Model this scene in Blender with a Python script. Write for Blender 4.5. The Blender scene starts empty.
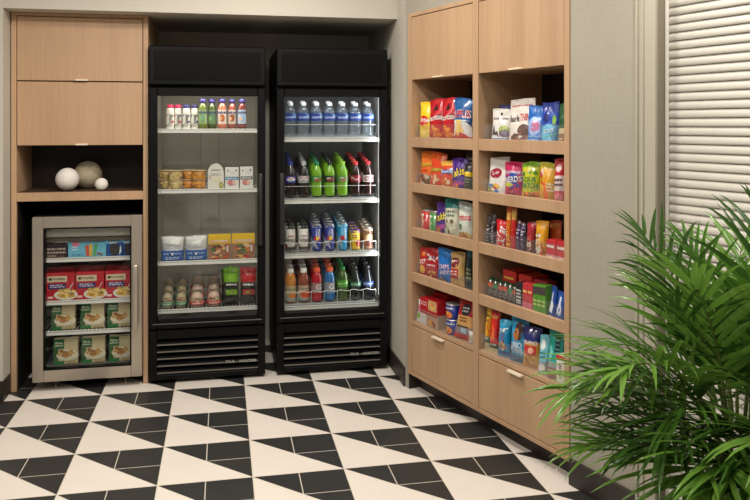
import bpy, bmesh, math, random
from mathutils import Vector, Matrix, noise

SC = bpy.context.scene
COL = SC.collection
PI = math.pi

# ------------------------------------------------------------------ camera model (metres; X along the back wall, Y into the room)
FOC, EYE, HOR = 755.0, 1.53, 124.5
YAW = math.atan(153 / 755)
FW = (math.sin(YAW), math.cos(YAW))
RT = (math.cos(YAW), -math.sin(YAW))
BETA = math.radians(17.4)
P0 = (1.05, 4.28)
DV = (math.sin(BETA), -math.cos(BETA))       # along the right wall, towards the viewer
NV = (-math.cos(BETA), -math.sin(BETA))      # out of the right wall, into the room
RZ = -(PI / 2 - BETA)                        # turns local -Y to NV


def ray(x, y):
    r = (x - 375) / FOC
    return (FW[0] + r * RT[0], FW[1] + r * RT[1], -(y - HOR) / FOC)


def atY(x, y, Y):
    d = ray(x, y)
    t = Y / d[1]
    return d[0] * t, EYE + d[2] * t


def atW(x, y, t=0.0):
    """point on the plane t behind the right wall -> (s along wall, z)"""
    d = ray(x, y)
    px, py = P0[0] - t * NV[0], P0[1] - t * NV[1]
    k = (px * NV[0] + py * NV[1]) / (d[0] * NV[0] + d[1] * NV[1])
    return (d[0] * k - px) * DV[0] + (d[1] * k - py) * DV[1], EYE + d[2] * k


def W(s, t=0.0, z=0.0):
    return (P0[0] + s * DV[0] - t * NV[0], P0[1] + s * DV[1] - t * NV[1], z)


# ------------------------------------------------------------------ materials
def lin(c):
    out = []
    for v in c[:3]:
        v = v / 255.0
        out.append(v / 12.92 if v <= 0.04045 else ((v + 0.055) / 1.055) ** 2.4)
    return (*out, 1.0)


MATS = {}


def pm(name, col, rough=0.5, metal=0.0, coat=0.0, spec=0.5, mottle=0.0, scale=60.0, stretch=(1, 1, 1), bump=0.0, emit=None, trans=0.0):
    if name in MATS:
        return MATS[name]
    m = bpy.data.materials.new(name)
    m.use_nodes = True
    nt = m.node_tree
    b = nt.nodes['Principled BSDF']
    c = lin(col)
    b.inputs['Base Color'].default_value = c
    b.inputs['Roughness'].default_value = rough
    b.inputs['Metallic'].default_value = metal
    b.inputs['Coat Weight'].default_value = coat
    b.inputs['Specular IOR Level'].default_value = spec
    b.inputs['Transmission Weight'].default_value = trans
    if emit:
        b.inputs['Emission Color'].default_value = lin(emit[0])
        b.inputs['Emission Strength'].default_value = emit[1]
    if mottle or bump:
        tc = nt.nodes.new('ShaderNodeTexCoord')
        mp = nt.nodes.new('ShaderNodeMapping')
        mp.inputs['Scale'].default_value = stretch
        nz = nt.nodes.new('ShaderNodeTexNoise')
        nz.inputs['Scale'].default_value = scale
        nz.inputs['Detail'].default_value = 4
        nt.links.new(tc.outputs['Object'], mp.inputs[0])
        nt.links.new(mp.outputs[0], nz.inputs['Vector'])
        if mottle:
            mx = nt.nodes.new('ShaderNodeMix')
            mx.data_type = 'RGBA'
            mx.inputs['A'].default_value = tuple(v * (1 - mottle) for v in c[:3]) + (1,)
            mx.inputs['B'].default_value = tuple(min(1, v * (1 + mottle)) for v in c[:3]) + (1,)
            nt.links.new(nz.outputs['Fac'], mx.inputs['Factor'])
            nt.links.new(mx.outputs['Result'], b.inputs['Base Color'])
        if bump:
            bp = nt.nodes.new('ShaderNodeBump')
            bp.inputs['Strength'].default_value = bump
            bp.inputs['Distance'].default_value = 0.004
            nt.links.new(nz.outputs['Fac'], bp.inputs['Height'])
            nt.links.new(bp.outputs[0], b.inputs['Normal'])
    MATS[name] = m
    return m


def film(c):
    return pm('film_%02x%02x%02x' % tuple(c), c, 0.3, coat=0.5)


def card(c):
    return pm('card_%02x%02x%02x' % tuple(c), c, 0.55)


def glassy(name, tint=(1, 1, 1), gloss=0.35, rough=0.03, body=None):
    """thin clear sheet: see-through with a fresnel sheen"""
    if name in MATS:
        return MATS[name]
    m = bpy.data.materials.new(name)
    m.use_nodes = True
    nt = m.node_tree
    nt.nodes.remove(nt.nodes['Principled BSDF'])
    out = nt.nodes['Material Output']
    tr = nt.nodes.new('ShaderNodeBsdfTransparent')
    tr.inputs[0].default_value = (*tint, 1)
    base = tr
    if body:
        df = nt.nodes.new('ShaderNodeBsdfDiffuse')
        df.inputs[0].default_value = lin(body[0])
        m0 = nt.nodes.new('ShaderNodeMixShader')
        m0.inputs[0].default_value = body[1]
        nt.links.new(tr.outputs[0], m0.inputs[1])
        nt.links.new(df.outputs[0], m0.inputs[2])
        base = m0
    gl = nt.nodes.new('ShaderNodeBsdfGlossy')
    gl.inputs['Roughness'].default_value = rough
    lw = nt.nodes.new('ShaderNodeLayerWeight')
    lw.inputs[0].default_value = .5
    pw = nt.nodes.new('ShaderNodeMath')
    pw.operation = 'POWER'
    pw.inputs[1].default_value = 4
    nt.links.new(lw.outputs['Facing'], pw.inputs[0])
    ml = nt.nodes.new('ShaderNodeMath')
    ml.operation = 'MULTIPLY_ADD'
    ml.inputs[1].default_value = gloss * .7
    ml.inputs[2].default_value = gloss * .045
    mx = nt.nodes.new('ShaderNodeMixShader')
    nt.links.new(pw.outputs[0], ml.inputs[0])
    nt.links.new(ml.outputs[0], mx.inputs[0])
    nt.links.new(base.outputs[0], mx.inputs[1])
    nt.links.new(gl.outputs[0], mx.inputs[2])
    nt.links.new(mx.outputs[0], out.inputs[0])
    MATS[name] = m
    return m


def wood_mat():
    m = bpy.data.materials.new('light_oak')
    m.use_nodes = True
    nt = m.node_tree
    b = nt.nodes['Principled BSDF']
    b.inputs['Roughness'].default_value = 0.5
    tc = nt.nodes.new('ShaderNodeTexCoord')
    mp = nt.nodes.new('ShaderNodeMapping')
    mp.inputs['Scale'].default_value = (60, 60, 1.6)
    n1 = nt.nodes.new('ShaderNodeTexNoise')
    n1.inputs['Scale'].default_value = 2.2
    n1.inputs['Detail'].default_value = 6
    n1.inputs['Roughness'].default_value = 0.6
    mp2 = nt.nodes.new('ShaderNodeMapping')
    mp2.inputs['Scale'].default_value = (5, 5, .35)
    n2 = nt.nodes.new('ShaderNodeTexNoise')
    n2.inputs['Scale'].default_value = 1.5
    n2.inputs['Detail'].default_value = 3
    for mpp, nn in ((mp, n1), (mp2, n2)):
        nt.links.new(tc.outputs['Object'], mpp.inputs[0])
        nt.links.new(mpp.outputs[0], nn.inputs['Vector'])
    ad = nt.nodes.new('ShaderNodeMath')
    ad.operation = 'MULTIPLY_ADD'
    ad.inputs[1].default_value = 0.5
    nt.links.new(n1.outputs['Fac'], ad.inputs[0])
    h = nt.nodes.new('ShaderNodeMath')
    h.operation = 'MULTIPLY'
    h.inputs[1].default_value = 0.5
    nt.links.new(n2.outputs['Fac'], h.inputs[0])
    nt.links.new(h.outputs[0], ad.inputs[2])
    rp = nt.nodes.new('ShaderNodeValToRGB')
    rp.color_ramp.elements[0].position = 0.34
    rp.color_ramp.elements[0].color = lin((173, 138, 105))
    rp.color_ramp.elements[1].position = 0.66
    rp.color_ramp.elements[1].color = lin((194, 159, 124))
    nt.links.new(ad.outputs[0], rp.inputs[0])
    nt.links.new(rp.outputs[0], b.inputs['Base Color'])
    MATS['oak'] = m
    return m


OAK = wood_mat()
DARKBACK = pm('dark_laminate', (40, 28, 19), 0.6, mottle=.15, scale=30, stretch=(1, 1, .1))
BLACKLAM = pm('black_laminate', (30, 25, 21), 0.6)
PULL = pm('pull_metal', (236, 222, 196), 0.35, metal=0.15)
BLACK = pm('black_enamel', (11, 10, 10), 0.45, spec=.16)
BLACK_TRIM = pm('black_plastic', (12, 11, 11), 0.45, spec=.16)
BLACK_GLOSS = pm('black_gloss', (9, 6, 6), 0.4, spec=.12)
LINER = pm('cooler_liner', (196, 192, 182), 0.5, mottle=.04, scale=12)
WHITEWIRE = pm('white_wire', (228, 226, 220), 0.4)
STRIP = pm('white_strip', (232, 230, 224), 0.4)
TICK = pm('strip_tick', (120, 118, 112), 0.6)
STEEL = pm('brushed_steel', (200, 190, 174), 0.36, metal=0.85, mottle=.08, scale=25, stretch=(40, 40, .6))
GREYLINE = pm('freezer_liner', (92, 92, 90), 0.5)
LAMPBAR = pm('lamp_bar', (205, 200, 188), 0.4)
BASEB = pm('dark_baseboard', (44, 36, 32), 0.5)
PANE = glassy('pane_glass', (0.93, 0.94, 0.93), 0.35)
ACRYL = glassy('clear_acrylic', (0.985, 0.985, 0.985), 0.6, 0.05, body=((225, 225, 225), 0.03))
PET = glassy('clear_bottle', (0.95, 0.97, 0.985), 0.8, 0.06, body=((200, 212, 220), 0.09))
PETD = glassy('clear_neck', (0.85, 0.85, 0.85), 0.9, 0.06, body=((120, 115, 110), 0.15))
DOME = glassy('clear_tub', (0.95, 0.96, 0.96), 0.9, 0.06, body=((230, 230, 225), 0.04))


# ------------------------------------------------------------------ mesh builder
class MB:
    def __init__(self):
        self.v, self.f, self.m, self.s, self.mats = [], [], [], [], []

    def mi(self, mat):
        if mat not in self.mats:
            self.mats.append(mat)
        return self.mats.index(mat)

    def add(self, verts, faces, mat, smooth=False):
        o = len(self.v)
        self.v += [tuple(p) for p in verts]
        k = self.mi(mat)
        for f in faces:
            self.f.append([i + o for i in f])
            self.m.append(k)
            self.s.append(smooth)

    def box(self, x0, x1, y0, y1, z0, z1, mat, bev=0.0, seg=1):
        if bev <= 0:
            v = [(x, y, z) for z in (z0, z1) for y in (y0, y1) for x in (x0, x1)]
            self.add(v, [(0, 2, 3, 1), (4, 5, 7, 6), (0, 1, 5, 4), (2, 6, 7, 3), (0, 4, 6, 2), (1, 3, 7, 5)], mat)
            return
        bm = bmesh.new()
        bmesh.ops.create_cube(bm, size=1)
        for p in bm.verts:
            p.co = Vector(((x0 + x1) / 2 + p.co.x * (x1 - x0), (y0 + y1) / 2 + p.co.y * (y1 - y0), (z0 + z1) / 2 + p.co.z * (z1 - z0)))
        bmesh.ops.bevel(bm, geom=bm.edges[:], offset=bev, segments=seg, affect='EDGES', profile=.5)
        bm.verts.index_update()
        self.add([p.co[:] for p in bm.verts], [[q.index for q in f.verts] for f in bm.faces], mat, seg > 1)
        bm.free()

    def prism(self, poly, z0, z1, mat):
        n = len(poly)
        v = [(x, y, z0) for x, y in poly] + [(x, y, z1) for x, y in poly]
        f = [list(range(n))[::-1], list(range(n, 2 * n))] + [(i, (i + 1) % n, n + (i + 1) % n, n + i) for i in range(n)]
        self.add(v, f, mat)

    def lathe(self, prof, mat, n=20, cx=0, cy=0, cap=True, mats=None):
        v, f = [], []
        for r, z in prof:
            for k in range(n):
                a = 2 * PI * k / n
                v.append((cx + r * math.sin(a), cy - r * math.cos(a), z))
        segs = []
        for i in range(len(prof) - 1):
            segs.append([(i * n + k, i * n + (k + 1) % n, (i + 1) * n + (k + 1) % n, (i + 1) * n + k) for k in range(n)])
        if mats is None:
            ff = [q for s in segs for q in s]
            if cap:
                ff.append(list(range(n))[::-1])
                ff.append(list(range((len(prof) - 1) * n, len(prof) * n)))
            self.add(v, ff, mat, True)
        else:
            o = len(self.v)
            self.v += v
            for s, mm in zip(segs, mats):
                k = self.mi(mm)
                for q in s:
                    self.f.append([i + o for i in q]); self.m.append(k); self.s.append(True)

    def tube(self, pts, r, mat, n=6, taper=None):
        pts = [Vector(p) for p in pts]
        v, f = [], []
        for i, p in enumerate(pts):
            t = (pts[min(i + 1, len(pts) - 1)] - pts[max(i - 1, 0)]).normalized()
            up = Vector((0, 0, 1)) if abs(t.z) < .9 else Vector((1, 0, 0))
            a = t.cross(up).normalized()
            b = a.cross(t)
            rr = r if taper is None else r * taper[i]
            for k in range(n):
                w = 2 * PI * k / n
                v.append(tuple(p + a * (rr * math.cos(w)) + b * (rr * math.sin(w))))
        for i in range(len(pts) - 1):
            for k in range(n):
                f.append((i * n + k, i * n + (k + 1) % n, (i + 1) * n + (k + 1) % n, (i + 1) * n + k))
        f.append(list(range(n))[::-1])
        f.append(list(range((len(pts) - 1) * n, len(pts) * n)))
        self.add(v, f, mat, True)

    def obj(self, name, parent=None, loc=None, rot=None):
        me = bpy.data.meshes.new(name)
        me.from_pydata(self.v, [], self.f)
        for mt in self.mats:
            me.materials.append(mt)
        me.polygons.foreach_set('material_index', self.m)
        me.polygons.foreach_set('use_smooth', self.s)
        me.update()
        o = bpy.data.objects.new(name, me)
        COL.objects.link(o)
        if parent:
            o.parent = parent
        if loc:
            o.location = loc
        if rot:
            o.rotation_euler = rot
        return o


def tag(o, label, cat, group=None):
    o['label'] = label
    o['category'] = cat
    if group:
        o['group'] = group
    return o


def empty(name, label, cat, loc=(0, 0, 0), rz=0, group=None):
    o = bpy.data.objects.new(name, None)
    COL.objects.link(o)
    o.location = loc
    o.rotation_euler = (0, 0, rz)
    o.empty_display_size = .05
    return tag(o, label, cat, group)


def struct(o):
    o['kind'] = 'structure'
    return o


def dup(root, loc, rot=None, label=None):
    c = root.copy()
    COL.objects.link(c)
    c.location = loc
    if rot is not None:
        c.rotation_euler = rot
    if label:
        c['label'] = label
    for ch in list(root.children):
        d = ch.copy()
        COL.objects.link(d)
        d.parent = c
        for g in list(ch.children):
            e = g.copy()
            COL.objects.link(e)
            e.parent = d
    return c


# ------------------------------------------------------------------ printed artwork laid on a surface
GLY = {}


def glyphs(s, bold=.02):
    if s in GLY:
        return GLY[s]
    cu = bpy.data.curves.new('lettering', 'FONT')
    cu.body = s
    cu.size = 1
    cu.resolution_u = 2
    cu.offset = bold
    cu.fill_mode = 'FRONT'
    ob = bpy.data.objects.new('lettering', cu)
    me = bpy.data.meshes.new_from_object(ob)
    v = [(p.co.x, p.co.y) for p in me.vertices]
    f = [list(p.vertices) for p in me.polygons]
    bpy.data.objects.remove(ob)
    bpy.data.curves.remove(cu)
    bpy.data.meshes.remove(me)
    x0, x1 = min(p[0] for p in v), max(p[0] for p in v)
    y0, y1 = min(p[1] for p in v), max(p[1] for p in v)
    h = max(.5, y1 - y0)
    v = [((x - (x0 + x1) / 2) / h, (y - (y0 + y1) / 2) / h) for x, y in v]
    GLY[s] = (v, f, (x1 - x0) / h)
    return GLY[s]


def art(mb, surf, Wd, Ht, items, finish=film, eps=.0007, step=.00035):
    """items in shares of the width (-.5...5) and height (0..1); surf(u, v, e) gives the point e above the surface"""
    e = eps
    for it in items:
        k = it[0]
        e += step
        if k == 'r':
            _, u0, v0, u1, v1, c = it
            n = 6
            vs = [surf(u0 + (u1 - u0) * i / n, v0 + (v1 - v0) * j / n, e) for j in range(n + 1) for i in range(n + 1)]
            mb.add(vs, [(j * (n + 1) + i, j * (n + 1) + i + 1, (j + 1) * (n + 1) + i + 1, (j + 1) * (n + 1) + i) for j in range(n) for i in range(n)], finish(c), True)
        elif k == 'e':
            _, u, v, ru, rv, c = it
            vs, fs, n = [surf(u, v, e)], [], 18
            for q in (.5, 1):
                for i in range(n):
                    a = 2 * PI * i / n
                    vs.append(surf(u + ru * q * math.cos(a), v + rv * q * math.sin(a), e))
            for i in range(n):
                j = (i + 1) % n
                fs.append((0, 1 + i, 1 + j))
                fs.append((1 + i, 1 + n + i, 1 + n + j, 1 + j))
            mb.add(vs, fs, finish(c), True)
        elif k == 'p':
            _, pts, c = it
            cu = sum(p[0] for p in pts) / len(pts)
            cv = sum(p[1] for p in pts) / len(pts)
            vs = [surf(cu, cv, e)] + [surf(cu + (a - cu) * .5, cv + (b - cv) * .5, e) for a, b in pts] + [surf(a, b, e) for a, b in pts]
            n = len(pts)
            fs = []
            for i in range(n):
                j = (i + 1) % n
                fs += [(0, 1 + i, 1 + j), (1 + i, 1 + n + i, 1 + n + j, 1 + j)]
            mb.add(vs, fs, finish(c), True)
        elif k == 't':
            _, s, u, v, h, wm, c = it[:7]
            rot = math.radians(it[7]) if len(it) > 7 else 0
            sh = it[8] if len(it) > 8 else 0
            gv, gf, gw = glyphs(s)
            hm = h * Ht
            wl = wm * (Wd if abs(math.cos(rot)) > .5 else Ht)
            wx = min(1, wl / (gw * hm))
            cr, sr = math.cos(rot), math.sin(rot)
            vs = []
            for x, y in gv:
                x = (x + sh * y) * hm * wx
                y = y * hm
                vs.append(surf(u + (x * cr - y * sr) / Wd, v + (x * sr + y * cr) / Ht, e + .0004))
            mb.add(vs, gf, finish(c))
        elif k == 'food':
            _, u, v, ru, rv, cols, n, seed = it
            rnd = random.Random(seed)
            for i in range(int(n * 1.6)):
                a, q = rnd.uniform(0, 2 * PI), math.sqrt(rnd.random()) * .8
                art(mb, surf, Wd, Ht, [('e', u + ru * q * math.cos(a), v + rv * q * math.sin(a), ru * rnd.uniform(.18, .32), rv * rnd.uniform(.2, .34), cols[i % len(cols)])], finish, e + i * .00004, .00002)
        elif k == 'scrib':                      # lines of unreadable print: short bars
            _, u0, u1, v, h, n, c, seed = it
            rnd = random.Random(seed)
            for i in range(n):
                vv = v - i * h * 1.9
                x = u0
                while x < u1 - .03:
                    w = min(rnd.uniform(.05, .16) * 1.0, u1 - x)
                    art(mb, surf, Wd, Ht, [('r', x, vv, x + w, vv + h, c)], finish, e, 0)
                    x += w + .035


def cyl_surf(r, z0, h, cy=0):
    def f(u, v, e):
        a = u * PI
        return ((r + e) * math.sin(a), cy - (r + e) * math.cos(a), z0 + v * h)
    return f


# ------------------------------------------------------------------ packages
def bag(name, label, cat, Wd, Ht, T, base, bands=(), arts=(), kind='pillow', seed=0, group=None, seal=True):
    rows, cols = 26, 14

    def dep(u, v):
        q = max(0.0, 1 - abs(2 * u) ** 2.6) ** .75
        if kind == 'pillow':
            w = max(0.0, math.sin(PI * min(1, max(0, (v - .035) / .93)))) ** .62
        else:
            w = max(0.0, 1 - v ** 1.5) * .95 + .05 * (1 - v)
            q = max(0.0, 1 - abs(2 * u) ** (2.2 + 2 * (1 - v))) ** .7
        wr = (.07 * math.sin(9 * u + 8 * v + seed * 1.7) * math.sin(13 * v - 7 * u + seed)
              + .035 * math.sin(27 * u - 14 * v + seed * 2.1) + .07 * noise.noise((u * 5 + seed, v * 7, seed * .31)) * 2)
        ends = max(0, 1 - min(v, 1 - v) / .14)
        return T / 2 * q * (w + wr * (1 - .4 * ends)) + .0012 * ends * math.sin(u * 70)

    def wid(v):
        w = math.sin(PI * min(1, max(0, v)))
        return Wd * (1.02 - .10 * w + .008 * math.sin(v * 19 + seed)) if kind == 'pillow' else Wd * (1 - .05 * v + .012 * math.sin(v * 9 + seed))

    def surf(u, v, e):
        v = min(1.0, max(0.0, v))
        u = min(.5, max(-.5, u))
        return (u * wid(v), -dep(u, v) - e - .0006, (v + slump(u) * v) * Ht)

    def slump(u):
        return .02 * math.sin(seed * 2.3 + 3 * u) - .03 * (2 * u) ** 2 * (kind == 'pillow')

    mb = MB()
    for side in (1, -1):
        vs = []
        for j in range(rows + 1):
            v = j / rows
            for i in range(cols + 1):
                u = i / cols - .5
                d = dep(u * side, v)
                vs.append((u * wid(v), (-d - .0006) if side == 1 else (d * .9 + .0006), (v + slump(u) * v) * Ht))
        for j in range(rows):
            vc = (j + .5) / rows
            c = base
            for v0, v1, bc in bands:
                if v0 <= vc < v1:
                    c = bc
            fs = []
            for i in range(cols):
                q = (j * (cols + 1) + i, j * (cols + 1) + i + 1, (j + 1) * (cols + 1) + i + 1, (j + 1) * (cols + 1) + i)
                fs.append(q if side == 1 else q[::-1])
            used = sorted({i for f in fs for i in f})
            mp = {i: k for k, i in enumerate(used)}
            mb.add([vs[i] for i in used], [[mp[i] for i in f] for f in fs], film(c), True)
    # weld the rows so that shading is smooth
    o = mb.obj(name)
    bm = bmesh.new()
    bm.from_mesh(o.data)
    bmesh.ops.remove_doubles(bm, verts=bm.verts, dist=1e-5)
    bm.to_mesh(o.data)
    bm.free()
    tag(o, label, cat, group)
    if arts:
        ma = MB()
        art(ma, surf, Wd, Ht, arts)
        ma.obj('printed_front', o)
    if seal:
        for vb in ((.975, 1.0),) if kind != 'pillow' else ((.97, 1.0), (0.0, .025)):
            n = 28
            ms = MB()
            vs = []
            for j, v in enumerate(vb):
                for i in range(n + 1):
                    u = i / n - .5
                    vs.append((u * wid(v), -.0022 - .0009 * (i % 2), (v + slump(u) * v) * Ht + (.0008 * (i % 2) if v > .99 else 0)))
            ms.add(vs, [(i, i + 1, n + 2 + i, n + 1 + i) for i in range(n)], film(bands_col(base, bands, vb[1] - .01)))
            ms.obj('crimped_seal', o)
    return o


def bands_col(base, bands, v):
    c = base
    for a, b, x in bands:
        if a <= v < b:
            c = x
    return c


def carton(name, label, cat, Wd, Ht, D, base, arts=(), top=None, side_arts=(), bev=.0015, group=None, finish=card):
    mb = MB()
    mb.box(-Wd / 2, Wd / 2, -D / 2, D / 2, 0, Ht, finish(base), bev)
    o = tag(mb.obj(name), label, cat, group)
    ma = MB()
    if arts:
        art(ma, lambda u, v, e: (u * Wd, -D / 2 - e, v * Ht), Wd, Ht, arts, finish)
        ma.obj('printed_front', o)
    if top:
        mt = MB()
        mt.box(-Wd / 2 + .001, Wd / 2 - .001, -D / 2 + .001, D / 2 - .001, Ht, Ht + .0012, finish(top))
        mt.obj('top_flap', o)
    if side_arts:
        ms = MB()
        art(ms, lambda u, v, e: (Wd / 2 + e, u * D, v * Ht), D, Ht, side_arts, finish)
        ms.obj('printed_side', o)
    return o


def bottle(name, label, cat, R, H, prof, body, cap_c, cap_r, cap_h, lab=None, arts=(), group=None, neck=None, ribs=False):
    """prof: (r share, z share) up to the neck; lab: (z0 share, z1 share, colour, r share)"""
    mb = MB()
    pts = [(R * a, H * b) for a, b in prof]
    if neck:
        k = next(i for i, p in enumerate(prof) if p[1] >= neck)
        mb.lathe(pts[:k + 1], body, 20)
        mb.lathe(pts[k:], PETD, 20)
    else:
        mb.lathe(pts, body, 20)
    o = tag(mb.obj(name), label, cat, group)
    mc = MB()
    zc = H - cap_h
    mc.lathe([(cap_r * .98, zc), (cap_r, zc + .002), (cap_r, H - .002), (cap_r * .9, H)], pm('cap_%02x%02x%02x' % cap_c, cap_c, .4), 18)
    mc.obj('cap', o)
    if lab:
        z0, z1, c, rs = lab
        ml = MB()
        r = R * rs + .0008
        ml.lathe([(r, H * z0), (r, H * z1)], film(c), 28, cap=False)
        if arts:
            art(ml, cyl_surf(r, H * z0, H * (z1 - z0)), PI * r, H * (z1 - z0), arts)
        ml.obj('label_wrap', o)
    return o


def can(name, label, cat, R, H, base, arts=(), lid=(190, 190, 188), cap=None, group=None, bands=()):
    mb = MB()
    mb.lathe([(R * .82, 0), (R * .98, H * .03), (R, H * .05), (R, H * .93)], film(base), 24)
    for z0, z1, c in bands:
        mb.lathe([(R + .0004, H * z0), (R + .0004, H * z1)], film(c), 24, cap=False)
    o = tag(mb.obj(name), label, cat, group)
    ml = MB()
    if cap:
        mc = pm('cap_%02x%02x%02x' % cap, cap, .4)
        ml.lathe([(R * 1.0, H * .93), (R * .8, H * .96), (R * .55, H * .98), (R * .55, H * 1.08), (R * .5, H * 1.1)], mc, 20)
        ml.obj('cap', o)
    else:
        lm = pm('lid_%02x%02x%02x' % lid, lid, .3, metal=.8)
        ml.lathe([(R, H * .93), (R * .86, H * .975), (R * .88, H * .99), (R * .84, H), (R * .8, H * .985)], lm, 24)
        ml.obj('lid', o)
    if arts:
        ma = MB()
        art(ma, cyl_surf(R + .0006, H * .05, H * .88), PI * R, H * .88, arts)
        ma.obj('printed_wrap', o)
    return o


# colours
WH, BK, RED, NAVY = (236, 234, 228), (24, 22, 22), (196, 22, 34), (28, 36, 96)
YEL, ORG, GRN, TAN = (244, 206, 36), (232, 118, 32), (40, 130, 60), (206, 160, 96)

# =================================================================== SETTING
FLO_X, FLO_Y = (-3.2, 3.6), (-2.0, 5.5)


def floor_mat():
    m = bpy.data.materials.new('split_tile_floor')
    m.use_nodes = True
    nt = m.node_tree
    L = nt.links.new
    b = nt.nodes['Principled BSDF']

    def mth(op, a, c=None, clamp=False):
        n = nt.nodes.new('ShaderNodeMath')
        n.operation = op
        n.use_clamp = clamp
        for i, q in enumerate((a, c)):
            if q is None:
                continue
            if isinstance(q, (int, float)):
                n.inputs[i].default_value = q
            else:
                L(q, n.inputs[i])
        return n.outputs[0]
    tc = nt.nodes.new('ShaderNodeTexCoord')
    sp = nt.nodes.new('ShaderNodeSeparateXYZ')
    L(tc.outputs['Object'], sp.inputs[0])
    u = mth('FRACT', mth('DIVIDE', mth('ADD', sp.outputs[0], -.131 + 8), .4))
    v = mth('FRACT', mth('DIVIDE', mth('ADD', sp.outputs[1], -3.317 + 7.86), .393))
    uv = mth('ADD', u, v)
    dark = mth('GREATER_THAN', uv, 1.0)
    g = .0055

    def near(x, c, w=g):
        return mth('LESS_THAN', mth('ABSOLUTE', mth('SUBTRACT', x, c)), w)
    inner = mth('MAXIMUM', mth('MULTIPLY', near(v, .5), mth('GREATER_THAN', u, .5)), mth('MULTIPLY', near(u, .5), mth('GREATER_THAN', v, .5)))
    inner = mth('MULTIPLY', inner, dark)
    edge = mth('MAXIMUM', mth('MAXIMUM', mth('LESS_THAN', u, g * .8), mth('GREATER_THAN', u, 1 - g * .8)), mth('MAXIMUM', mth('LESS_THAN', v, g * .8), mth('GREATER_THAN', v, 1 - g * .8)))
    grout = mth('MAXIMUM', mth('MAXIMUM', inner, edge), near(uv, 1.0, g * 1.1))
    nz = nt.nodes.new('ShaderNodeTexNoise')
    nz.inputs['Scale'].default_value = 5
    nz.inputs['Detail'].default_value = 6
    L(tc.outputs['Object'], nz.inputs['Vector'])

    def mix(f, a, c):
        n = nt.nodes.new('ShaderNodeMix')
        n.data_type = 'RGBA'
        for key, q in (('Factor', f), ('A', a), ('B', c)):
            if isinstance(q, tuple):
                n.inputs[key].default_value = q
            else:
                L(q, n.inputs[key])
        return n.outputs['Result']
    cream = mix(nz.outputs['Fac'], lin((220, 211, 199)), lin((231, 222, 210)))
    blk = mix(nz.outputs['Fac'], lin((36, 36, 35)), lin((52, 52, 50)))
    c1 = mix(dark, cream, blk)
    c2 = mix(grout, c1, lin((206, 196, 180)))
    L(c2, b.inputs['Base Color'])
    rr = nt.nodes.new('ShaderNodeMapRange')
    L(dark, rr.inputs[0])
    rr.inputs[3].default_value = .5
    rr.inputs[4].default_value = .42
    L(rr.outputs[0], b.inputs['Roughness'])
    bp = nt.nodes.new('ShaderNodeBump')
    bp.inputs['Strength'].default_value = .25
    bp.inputs['Distance'].default_value = .002
    L(mth('SUBTRACT', 1.0, grout), bp.inputs['Height'])
    L(bp.outputs[0], b.inputs['Normal'])
    return m


mb = MB()
mb.box(*FLO_X, *FLO_Y, -.1, 0, floor_mat())
struct(mb.obj('floor'))


def wall_mat(name, c1, c2):
    m = bpy.data.materials.new(name)
    m.use_nodes = True
    nt = m.node_tree
    b = nt.nodes['Principled BSDF']
    b.inputs['Roughness'].default_value = .75
    tc = nt.nodes.new('ShaderNodeTexCoord')
    res = []
    for sc, s in (((2, 2, 90), 3.0), ((70, 70, 3), 3.0), ((1, 1, 1), 3.0)):
        mp = nt.nodes.new('ShaderNodeMapping')
        mp.inputs['Scale'].default_value = sc
        n = nt.nodes.new('ShaderNodeTexNoise')
        n.inputs['Scale'].default_value = s
        n.inputs['Detail'].default_value = 4
        nt.links.new(tc.outputs['Object'], mp.inputs[0])
        nt.links.new(mp.outputs[0], n.inputs['Vector'])
        res.append(n.outputs['Fac'])
    a = nt.nodes.new('ShaderNodeMath'); a.operation = 'ADD'
    nt.links.new(res[0], a.inputs[0]); nt.links.new(res[1], a.inputs[1])
    a2 = nt.nodes.new('ShaderNodeMath'); a2.operation = 'ADD'
    nt.links.new(a.outputs[0], a2.inputs[0]); nt.links.new(res[2], a2.inputs[1])
    rp = nt.nodes.new('ShaderNodeMapRange')
    rp.inputs[1].default_value = 1.1
    rp.inputs[2].default_value = 1.9
    nt.links.new(a2.outputs[0], rp.inputs[0])
    mx = nt.nodes.new('ShaderNodeMix'); mx.data_type = 'RGBA'
    mx.inputs['A'].default_value = lin(c1)
    mx.inputs['B'].default_value = lin(c2)
    nt.links.new(rp.outputs[0], mx.inputs['Factor'])
    nt.links.new(mx.outputs['Result'], b.inputs['Base Color'])
    bp = nt.nodes.new('ShaderNodeBump')
    bp.inputs['Strength'].default_value = .12
    bp.inputs['Distance'].default_value = .002
    nt.links.new(a.outputs[0], bp.inputs['Height'])
    nt.links.new(bp.outputs[0], b.inputs['Normal'])
    return m


WALL = wall_mat('linen_wallcover', (155, 149, 134), (167, 161, 145))
PAINT = pm('cream_paint', (196, 190, 176), .7, mottle=.02, scale=8)
CEIL = 2.78
SOF = 2.175

# alcove
mb = MB(); mb.box(-1.30, 1.25, 5.42, 5.5, 0, CEIL, PAINT); struct(mb.obj('wall_back'))
mb = MB(); mb.box(-1.30, -1.187, 4.5, 5.42, 0, CEIL, PAINT); mb.box(-3.2, -1.30, 4.5, 4.6, 0, CEIL, PAINT); struct(mb.obj('wall_left'))
mb = MB(); mb.prism([(1.05, 4.28), (1.11, 4.335), (1.11, 5.42), (1.05, 5.42)], 0, CEIL, PAINT); struct(mb.obj('wall_alcove'))
mb = MB(); mb.box(-1.187, 1.05, 4.5, 5.42, SOF, CEIL, PAINT); struct(mb.obj('trim_1'))       # soffit over the alcove
mb = MB(); mb.box(*FLO_X, -2.0, 5.5, CEIL, CEIL + .1, pm('ceiling_paint', (226, 220, 208), .8)); struct(mb.obj('ceiling'))

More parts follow.
